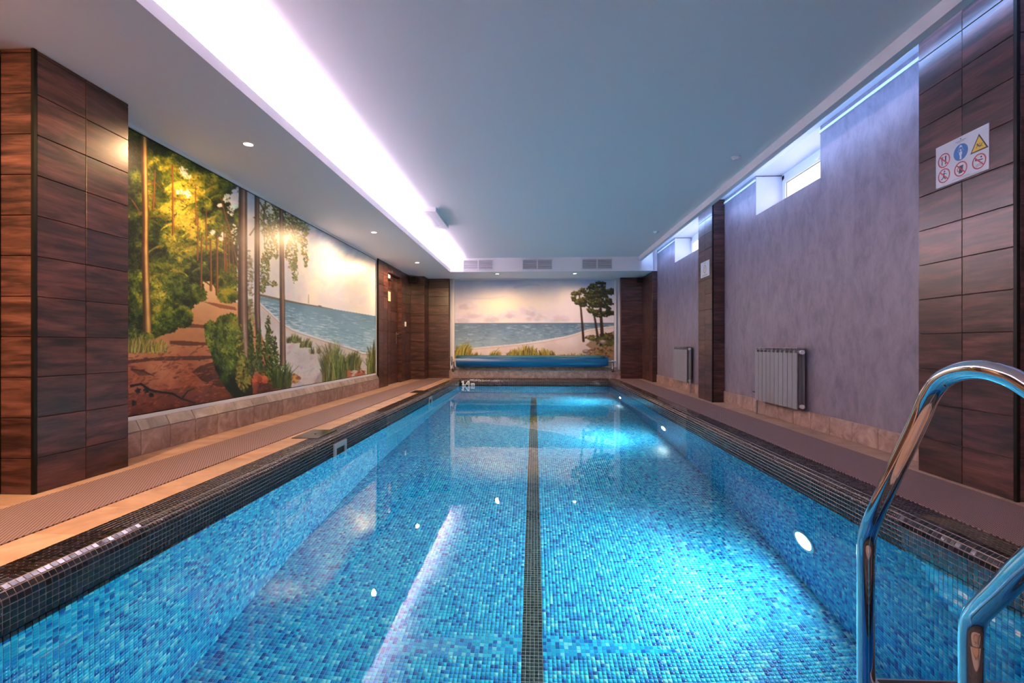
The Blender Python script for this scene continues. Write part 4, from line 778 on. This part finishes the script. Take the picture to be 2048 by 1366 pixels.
# ------------------------------------------------------------------ ceiling fittings
bx = empty('ceiling_panel', (-1.685, 7.505, CEIL)); tag(bx, 'white boxed ceiling panel beside the light cove', 'ceiling panel')
b = MB(); X0, X1, Y0_, Y1_ = -0.255, 0.255, -0.525, 0.525
for q in ((X0, X1, Y0_, Y0_ + 0.09), (X0, X1, Y1_ - 0.09, Y1_), (X0, X0 + 0.10, Y0_ + 0.09, Y1_ - 0.09), (X1 - 0.12, X1, Y0_ + 0.09, Y1_ - 0.09)): b.box(*q, -0.06, 0)
b.build('frame', M['trim_white'], bx); b = MB(); b.box(X0 + 0.10, X1 - 0.12, Y0_ + 0.09, Y1_ - 0.09, -0.048, -0.03); b.build('panel', M['panelgrey'], bx)
for (x, lab) in ((-1.29, 'white double vent nearest the light cove'), (0.07, 'white double vent over the middle of the seascape'), (1.43, 'white double vent nearest the grey wall')):
    v = tag(empty('air_vent', (x, 11.1, 2.868)), lab, 'vent', 'louvred vents in the far bulkhead'); hw, hh = 0.352, 0.127
    b = MB(); b.box(-hw, hw, -0.004, 0.0, -hh, hh); b.build('backing', M['ventdark'], v)
    b = MB(); b.box(-hw, hw, -0.018, 0, hh - 0.022, hh); b.box(-hw, hw, -0.018, 0, -hh, -hh + 0.022); b.box(-hw, -hw + 0.022, -0.018, 0, -hh + .022, hh - .022); b.box(hw - 0.022, hw, -0.018, 0, -hh + .022, hh - .022); b.box(-0.014, 0.014, -0.018, 0, -hh + .022, hh - .022); b.build('frame', M['trim_white'], v)
    sl = None
    for s_ in (-1, 1):
        for k in range(8):
            z = -hh + 0.036 + k * 0.026
            if sl is None:
                b = MB(); b.v = [(-0.157, -0.016, -0.009), (0.157, -0.016, -0.009), (0.157, -0.004, 0.007), (-0.157, -0.004, 0.007), (-0.157, -0.014, -0.010), (0.157, -0.014, -0.010), (0.157, -0.002, 0.006), (-0.157, -0.002, 0.006)]
                b.f = [(0, 1, 2, 3), (7, 6, 5, 4), (0, 4, 5, 1), (3, 2, 6, 7)]; o = b.build('slat', M['trim_white'], v); sl = o.data
            else: o = inst('slat', sl, v)
            o.location = (s_ * 0.172, 0, z)
for x, y, lab in ((2.147, 5.255, 'small white smoke detector on the ceiling near the nearer window'), (2.148, 8.647, 'small white smoke detector on the ceiling near the farther window')):
    r = tag(empty('smoke_detector', (x, y, CEIL)), lab, 'smoke detector', 'smoke detectors on the main ceiling')
    b = MB(); b.cyl((0, 0, 0), (0, 0, -0.012), 0.05, 24); b.build('base', M['trim_white'], r, True); b = MB(); b.cyl((0, 0, -0.012), (0, 0, -0.034), 0.042, 24, 0.026); b.build('sensor', M['trim_white'], r, True)

# ------------------------------------------------------------------ radiators
def radiator(y_near, nsec, pitch, label, valve_near):
    x = 2.68; z0, z1 = 0.372, 0.945; r = tag(empty('radiator', (x, y_near, 0)), label, 'radiator', 'grey sectional radiators on the plaster wall')
    me = None
    for k in range(nsec):
        yc = (k + 0.5) * pitch
        if me is None:
            h = pitch / 2 - 0.0045; b = MB(); b.box(0, 0.010, -h, h, z0 - 0.004, z1); b.box(0.010, 0.085, -0.003, 0.003, z0 + 0.01, z1 + 0.03)
            b.box(0.070, 0.085, -h + .008, h - .008, z0 + 0.02, z1 + 0.03); b.cyl((0.045, -pitch / 2, z0 + 0.025), (0.045, pitch / 2, z0 + 0.025), 0.019, 14); b.cyl((0.045, -pitch / 2, z1 + 0.008), (0.045, pitch / 2, z1 + 0.008), 0.019, 14)
            b.box(0.034, 0.056, -0.012, 0.012, z0 + .03, z1)
            b.box(0.002, 0.008, -h, h, z1 + 0.024, z1 + 0.028); b.box(0.0, 0.010, -0.005, 0.005, z1, z1 + 0.05)
            b.box(0.0, 0.085, -h - .003, h + .003, z1 + 0.048, z1 + 0.054)
            o = b.build('section', M['radiator'], r); me = o.data; o.location = (0, yc, 0)
        else: inst('section', me, r, loc=(0, yc, 0))
    L = nsec * pitch
    for yy_, zz_ in ((-0.0, z0 + 0.025), (-0.0, z1 + 0.008), (L, z1 + 0.008)):
        s_ = -1 if yy_ <= 0 else 1; b = MB(); b.cyl((0.045, yy_, zz_), (0.045, yy_ + s_ * 0.022, zz_), 0.022, 18); b.build('plug', M['plug'], r, True)
    yv = L + 0.05 if not valve_near else -0.05
    b = MB(); b.tube([(0.045, yv * 0.0 + (L if not valve_near else 0), z0 + 0.025), (0.045, yv, z0 + 0.025)], 0.014, 12); b.cyl((0.045, yv, z0 - 0.03), (0.045, yv, z0 + 0.05), 0.018, 14); b.build('valve', M['steel'], r, True)
    b = MB(); b.cyl((0.045, yv, DECK), (0.045, yv, z0 - 0.03), 0.012, 14); b.build('pipe', M['radiator'], r, True)
    if valve_near: b = MB(); b.cyl((0.045, yv, z0 + .05), (0.045, yv, z1 + 0.0), 0.012, 14); b.build('pipe', M['radiator'], r, True)
    else: b = MB(); b.tube([(0.045, yv, z0 + 0.05), (0.045, yv + 0.02, z0 + 0.075), (0.02, yv + 0.05, z0 + 0.08)], 0.006, 8); b.build('tap_handle', M['blackplastic'], r)
    for q in (0.2, 0.8): b = MB(); b.box(0.085, 0.119, L * q, L * q + 0.02, z1 - 0.02, z1); b.build('wall_bracket', M['steel'], r)
radiator(5.065, 10, 0.0945, 'grey ten-section radiator nearer the ladder, on the bare plaster bay', False)
radiator(8.64, 10, 0.081, 'grey radiator beyond the middle pillar with a pipe at its side', True)

# ------------------------------------------------------------------ signs
def sign_big():
    t = 0.004; L, Hh = 0.364, 0.263; r = empty('safety_sign', (2.60, 3.069, 2.168)); tag(r, 'white safety sign with six pool rule pictograms on the pillar', 'sign')
    b = MB(); b.box(-t, 0, -L / 2, L / 2, -Hh / 2, Hh / 2); b.build('plate', M['paper'], r)
    o, u, v, nn = (-t, 0, 0), (0, -1, 0), (0, 0, 1), (-1, 0, 0)      # u runs to the reader's right
    T = 0.0004
    def P(name, polys, m, h=T):
        b = MB()
        for p in polys: b.prism(p, o, u, v, nn, h)
        b.build(name, M[m], r)
    def disc(c, rad, n=28, sx=1.0): return [(c[0] + sx * rad * math.cos(2 * PI * i / n), c[1] + rad * math.sin(2 * PI * i / n)) for i in range(n)]
    def bar(a, c, w_):
        dx, dy = c[0] - a[0], c[1] - a[1]; q = math.hypot(dx, dy); nx, ny = -dy / q * w_ / 2, dx / q * w_ / 2
        return [(a[0] - nx, a[1] - ny), (c[0] - nx, c[1] - ny), (c[0] + nx, c[1] + ny), (a[0] + nx, a[1] + ny)]
    R = 0.045; C1, C2, C3, C4, C5, C6 = (-0.120, 0.030), (0.0, 0.036), (0.122, 0.030), (-0.120, -0.066), (0.0, -0.066), (0.122, -0.066)
    def forbid(c):
        b = MB(); b.ring(c, R - 0.007, R, o, u, v, nn, 2 * T); k = (R - 0.005) * 0.7071; b.prism(bar((c[0] - k, c[1] + k), (c[0] + k, c[1] - k), 0.007), o, u, v, nn, 2.4 * T); b.build('ban_ring', M['red'], r)
    x, y = C1; P('cutlery_symbol', [bar((x - .014, y - .028), (x - .014, y + .004), .006), bar((x - .020, y + .004), (x - .020, y + .028), .003), bar((x - .014, y + .004), (x - .014, y + .028), .003), bar((x - .008, y + .004), (x - .008, y + .028), .003), [(x + .008, y - .028), (x + .015, y - .028), (x + .018, y + .028), (x + .006, y + .024)]], 'ink'); forbid(C1)
    x, y = C2; P('shower_disc', [disc(C2, 0.050)], 'blueink'); P('shower_symbol', [disc((x, y + .012), .0065, 14), [(x - .010, y + .003), (x + .010, y + .003), (x + .010, y - .016), (x + .006, y - .016), (x + .006, y - .044), (x - .006, y - .044), (x - .006, y - .016), (x - .010, y - .016)], [(x - .012, y + .030), (x + .012, y + .030), (x + .004, y + .042), (x - .004, y + .042)], bar((x - .010, y + .028), (x - .020, y + .004), .0015), bar((x + .010, y + .028), (x + .020, y + .004), .0015)], 'paper', 2 * T)
    x, y = C3; s3 = 0.058; tri = lambda k: [(x - k, y - k * 0.62), (x + k, y - k * 0.62), (x, y + k * 1.12)]; P('warning_border', [tri(s3)], 'ink'); P('warning_field', [tri(s3 * 0.78)], 'yellow', 2 * T)
    P('slip_symbol', [disc((x - .010, y + .006), .005, 12), bar((x - .008, y + .001), (x + .004, y - .010), .006), bar((x + .004, y - .010), (x + .022, y + .004), .004), bar((x + .003, y - .011), (x + .022, y - .010), .004), bar((x - .008, y), (x - .018, y - .014), .003), bar((x - .003, y - .002), (x + .008, y + .010), .003)], 'ink', 3 * T)
    x, y = C4; P('running_symbol', [disc((x + .004, y + .026), .0055, 12), bar((x + .002, y + .018), (x - .003, y - .004), .010), bar((x - .003, y - .003), (x + .012, y - .026), .006), bar((x - .003, y - .003), (x - .010, y - .018), .006), bar((x - .010, y - .018), (x - .024, y - .020), .005), bar((x + .002, y + .016), (x + .018, y + .006), .004), bar((x, y + .015), (x - .016, y + .006), .004)], 'ink'); forbid(C4)
    x, y = C5; P('mug_symbol', [[(x - .014, y - .026), (x + .012, y - .026), (x + .018, y + .020), (x - .010, y + .020)], bar((x - .012, y + .010), (x - .024, y + .006), .004), bar((x - .024, y + .006), (x - .022, y - .010), .004), bar((x - .022, y - .010), (x - .012, y - .012), .004)], 'ink'); forbid(C5)
    x, y = C6; P('diving_symbol', [disc((x + .014, y + .022), .0055, 12), bar((x + .024, y + .006), (x - .006, y + .008), .006), bar((x - .004, y + .008), (x - .026, y + .014), .009), bar((x - .022, y - .024), (x - .006, y - .014), .002), bar((x - .006, y - .014), (x + .010, y - .018), .002), bar((x + .010, y - .018), (x + .024, y - .010), .002), bar((x - .018, y - .030), (x - .002, y - .022), .002), bar((x - .002, y - .022), (x + .016, y - .026), .002)], 'ink'); forbid(C6)
    P('crest', [disc((0.0, 0.117), .004, 10)], 'ink'); P('text_line', [bar((-0.036, 0.106), (0.036, 0.106), .004)], 'greyink'); P('text_line', [bar((-0.026, 0.0985), (0.026, 0.0985), .0022)], 'greyink')
    P('text_line', [bar((-0.06, -0.117), (0.06, -0.117), .002)], 'greyink'); P('text_line', [bar((-0.15, -0.124), (0.15, -0.124), .0012)], 'greyink')
sign_big()
r = empty('round_emblem_sign', (2.62, 7.55, 2.19)); tag(r, 'white notice with a golden round emblem on the middle pillar', 'sign')
b = MB(); b.box(-0.004, 0, -0.185, 0.185, -0.118, 0.118); b.build('plate', M['paper'], r)
o_, u_, v_, n_ = (-0.004, 0, 0), (0, -1, 0), (0, 0, 1), (-1, 0, 0)
b = MB(); b.ring((0, 0), 0.050, 0.064, o_, u_, v_, n_, 0.0005); b.build('emblem_ring', M['gold'], r)
b = MB(); b.prism([(-.02, .02), (.0, .035), (.02, .02), (.006, .008), (.006, -.03), (-.012, -.03), (-.006, .0)], o_, u_, v_, n_, 0.0005); b.build('emblem', M['gold'], r)
for z_, w_ in ((-0.086, 0.10), (-0.100, 0.12), (0.095, 0.05)): b = MB(); b.prism([(-w_, z_ - .003), (w_, z_ - .003), (w_, z_ + .003), (-w_, z_ + .003)], o_, u_, v_, n_, 0.0004); b.build('text_line', M['greyink'], r)
r = empty('depth_mark', (-1.826, Y1 - 0.004, 0.006)); tag(r, 'white depth marking 1.4 m on the far black pool edge', 'depth marking')
def glyph(name, polys):
    b = MB()
    for p in polys: b.prism(p, (0, 0, 0), (1, 0, 0), (0, 0, 1), (0, -1, 0), 0.004)
    b.build(name, M['plug'], r)
glyph('digit', [[(.026, 0), (.066, 0), (.066, .119), (.036, .119), (.0, .098), (.0, .078), (.026, .086)]])
glyph('point', [[(.078, 0), (.110, 0), (.110, .034), (.078, .034)]])
glyph('digit', [[(.176, 0), (.208, 0), (.208, .119), (.176, .119)], [(.116, .026), (.216, .026), (.216, .050), (.116, .050)], [(.116, .050), (.144, .050), (.188, .119), (.160, .119)]])
glyph('letter', [[(.242, 0), (.262, 0), (.262, .064), (.242, .064)], [(.280, 0), (.299, 0), (.299, .064), (.280, .064)], [(.317, 0), (.337, 0), (.337, .058), (.317, .058)], [(.262, .046), (.280, .046), (.280, .064), (.262, .064)], [(.299, .046), (.317, .046), (.330, .064), (.299, .064)]])

# ------------------------------------------------------------------ deck things
for nm, x0, x1, lab in (('deck_mat', -2.735, -2.255, 'long brown non-slip mat on the deck along the mural'), ('deck_mat', 2.042, 2.545, 'long grey-brown non-slip mat on the deck along the radiators')):
    b = MB(); b.box(x0, x1, -1.0, 12.0, DECK + 0.0002, DECK + 0.006); tag(b.build(nm, M['mat']), lab, 'mat')
for y0, y1, x0, x1, lab in ((4.28, 4.71, -2.195, -1.955, 'dark polished floor hatch by the mural-side pool edge, nearer one'), (8.45, 8.85, -2.195, -1.955, 'dark polished floor hatch by the mural-side pool edge, farther one')):
    h = tag(empty('floor_hatch', ((x0 + x1) / 2, (y0 + y1) / 2, DECK)), lab, 'floor hatch', 'floor hatches over the skimmers'); a, c = (x1 - x0) / 2, (y1 - y0) / 2
    b = MB(); b.box(-a, a, -c, c, 0.0015, 0.007); b.build('lid', M['hatch'], h); b = MB(); b.cyl((0, 0, 0.007), (0, 0, 0.013), 0.008, 12); b.build('knob', M['chrome'], h, True)
for y0, y1, lab in ((4.37, 4.665, 'grey skimmer mouth in the black edge, nearer one'), (8.39, 8.64, 'grey skimmer mouth in the black edge, farther one')):
    s = tag(empty('skimmer', (-PW, (y0 + y1) / 2, 0.03)), lab, 'skimmer', 'skimmer mouths on the mural side'); c = (y1 - y0) / 2
    b = MB(); b.box(0.001, 0.014, -c, c, 0.032, 0.078); b.box(0.001, 0.014, -c, -c + 0.05, -0.05, 0.032); b.box(0.001, 0.014, c - 0.05, c, -0.05, 0.032); b.box(0.001, 0.014, -c + .05, c - .05, -0.05, -0.035); b.build('face_plate', M['radiator'], s)
    b = MB(); b.box(0.0008, 0.004, -c + 0.05, c - 0.05, -0.035, 0.032); b.build('flap', M['black'], s)  # black sheet stands in for the shade inside the open skimmer mouth

# rolled cover on its stands
rc = empty('cover_roller', (0, 12.10, 0.37)); tag(rc, 'rolled blue pool cover on steel stands below the seascape', 'pool cover')
R = 0.140; zc = 0.245; x0, x1 = -1.955, 1.825
b = MB(); nseg, nx = 40, 24
for i in range(nx + 1):
    x = x0 + (x1 - x0) * i / nx; taper = 1.0 - 0.22 * max(0, (i / nx - 0.97) / 0.03); rr = R * taper
    for j in range(nseg):
        a = 2 * PI * j / nseg; wob = 1 + 0.010 * math.sin(3 * a + i * 0.7) + 0.006 * math.sin(i * 1.3); b.v.append((x, rr * wob * math.cos(a), zc + rr * wob * math.sin(a)))
for i in range(nx):
    for j in range(nseg): jj = (j + 1) % nseg; b.f.append((i * nseg + j, i * nseg + jj, (i + 1) * nseg + jj, (i + 1) * nseg + j))
b.f.append(tuple(reversed(range(nseg)))); b.f.append(tuple(nx * nseg + j for j in range(nseg)))
roll = b.build('roll', M['cover'], rc, True)
b = MB()                                      # loose outer flap with a wavy edge
for i in range(nx + 1):
    x = x0 + 0.01 + (x1 - x0 - 0.09) * i / nx; e = 0.62 + 0.20 * math.sin(i * 0.55 + 0.8) * math.sin(i * 0.23)
    for q in range(7):
        a = PI / 2 + 0.9 - (0.9 + e) * q / 6; rr = R + 0.006 + (0.007 if q == 6 else 0); b.v.append((x, -rr * math.cos(PI - a) * 1.0, zc + rr * math.sin(a)))
for i in range(nx):
    for q in range(6): b.f.append((i * 7 + q, i * 7 + q + 1, (i + 1) * 7 + q + 1, (i + 1) * 7 + q))
fo = b.build('flap', M['coverlight'], rc, True); md = fo.modifiers.new('thickness', 'SOLIDIFY'); md.thickness = 0.005
for p in fo.data.vertices: p.co.y = -abs(p.co.y) if p.co.z < zc + R * 0.95 else p.co.y
b = MB(); b.cyl((-2.09, 0, zc), (2.02, 0, zc), 0.020, 16); b.build('axle', M['chrome'], rc, True)
for x in (-2.03, 1.93):
    b = MB(); b.tube([(x, -0.07, 0.02), (x, -0.045, 0.12), (x, 0, zc - 0.03)], 0.014, 12); b.tube([(x, 0.13, 0.10), (x, 0.06, 0.15), (x, 0, zc - 0.03)], 0.014, 12); b.cyl((x - 0.02, 0, zc), (x + 0.02, 0, zc), 0.036, 16); b.box(x - 0.03, x + 0.03, -0.10, 0.14, 0.085, 0.10) if False else None; b.build('stand', M['chrome'], rc, True)
    b = MB(); b.cyl((x, -0.085, 0.0), (x, -0.06, 0.045), 0.030, 14); b.build('foot', M['blackplastic'], rc, True)
b = MB()
for k in range(25):
    pass
wh = [(-2.075, 0.11 * math.cos(2 * PI * k / 24), zc + 0.11 * math.sin(2 * PI * k / 24)) for k in range(25)]
b.tube(wh, 0.009, 8)
for k in range(3): b.cyl((-2.075, 0, zc), (-2.075, 0.11 * math.cos(2 * PI * k / 3 + 0.5), zc + 0.11 * math.sin(2 * PI * k / 3 + 0.5)), 0.007, 8)
b.cyl((-2.075, 0, zc + 0.11), (-2.14, 0, zc + 0.11), 0.010, 10); b.build('hand_wheel', M['chrome'], rc, True)

# ladder by the viewer
def smooth_path(pts, n=10):
    P_ = [Vector(p) for p in pts]; out = []
    for i in range(len(P_) - 1):
        p0 = P_[max(i - 1, 0)]; p1 = P_[i]; p2 = P_[i + 1]; p3 = P_[min(i + 2, len(P_) - 1)]
        for k in range(n):
            t = k / n; out.append(0.5 * ((2 * p1) + (p2 - p0) * t + (2 * p0 - 5 * p1 + 4 * p2 - p3) * t * t + (3 * p1 - p0 - 3 * p2 + p3) * t ** 3))
    return out + [P_[-1]]
ld = empty('pool_ladder', (0.93, 1.35, 0)); tag(ld, 'chrome pool ladder with curved handrails at the near corner', 'pool ladder')
def rail(pts):
    b = MB(); b.tube([p - Vector((0.93, 1.35, 0)) for p in smooth_path(pts)], 0.0215, 28); b.build('rail', M['chrome'], ld, True)
RAIL_A = [(0.925, 1.394, -1.05), (0.925, 1.394, -0.4), (0.925, 1.394, 0.30), (0.925, 1.394, 0.443), (0.927, 1.390, 0.500), (0.930, 1.369, 0.560), (0.947, 1.330, 0.671), (0.976, 1.276, 0.835), (0.981, 1.246, 0.905), (0.983, 1.212, 0.945), (0.983, 1.166, 0.967), (0.984, 1.116, 0.975), (0.993, 1.077, 0.968), (1.007, 1.042, 0.947), (1.03, 0.97, 0.88), (1.06, 0.86, 0.72), (1.08, 0.77, 0.52), (1.09, 0.71, 0.34), (1.09, 0.70, DECK)]
RAIL_B = [(0.930, 1.074, -1.05), (0.930, 1.074, -0.4), (0.930, 1.074, 0.30), (0.930, 1.074, 0.405), (0.931, 1.068, 0.448), (0.927, 1.045, 0.485), (0.919, 0.993, 0.551), (0.911, 0.943, 0.617), (0.90, 0.85, 0.73), (0.90, 0.75, 0.84), (0.90, 0.65, 0.895), (0.90, 0.55, 0.88), (0.90, 0.46, 0.78), (0.90, 0.40, 0.56), (0.90, 0.37, 0.34), (0.90, 0.37, DECK)]
RAIL_C = [(x + 0.475, y, z) for x, y, z in RAIL_A]
for R_ in (RAIL_A, RAIL_B, RAIL_C): rail(R_)
for z in (0.089, -0.19, -0.46, -0.73):
    b = MB(); b.box(0.016, 0.448, -0.045, 0.060, z - 0.028, z); b.build('step', M['steel'], ld)
    b = MB(); b.box(0.03, 0.436, -0.036, 0.050, z, z + 0.003); b.build('tread', M['blackplastic'], ld)
for R_ in (RAIL_A, RAIL_B, RAIL_C):
    x, y, z = R_[-1]; b = MB(); b.cyl((x - 0.93, y - 1.35, DECK), (x - 0.93, y - 1.35, DECK + 0.012), 0.045, 24); b.build('flange', M['chrome'], ld, True)
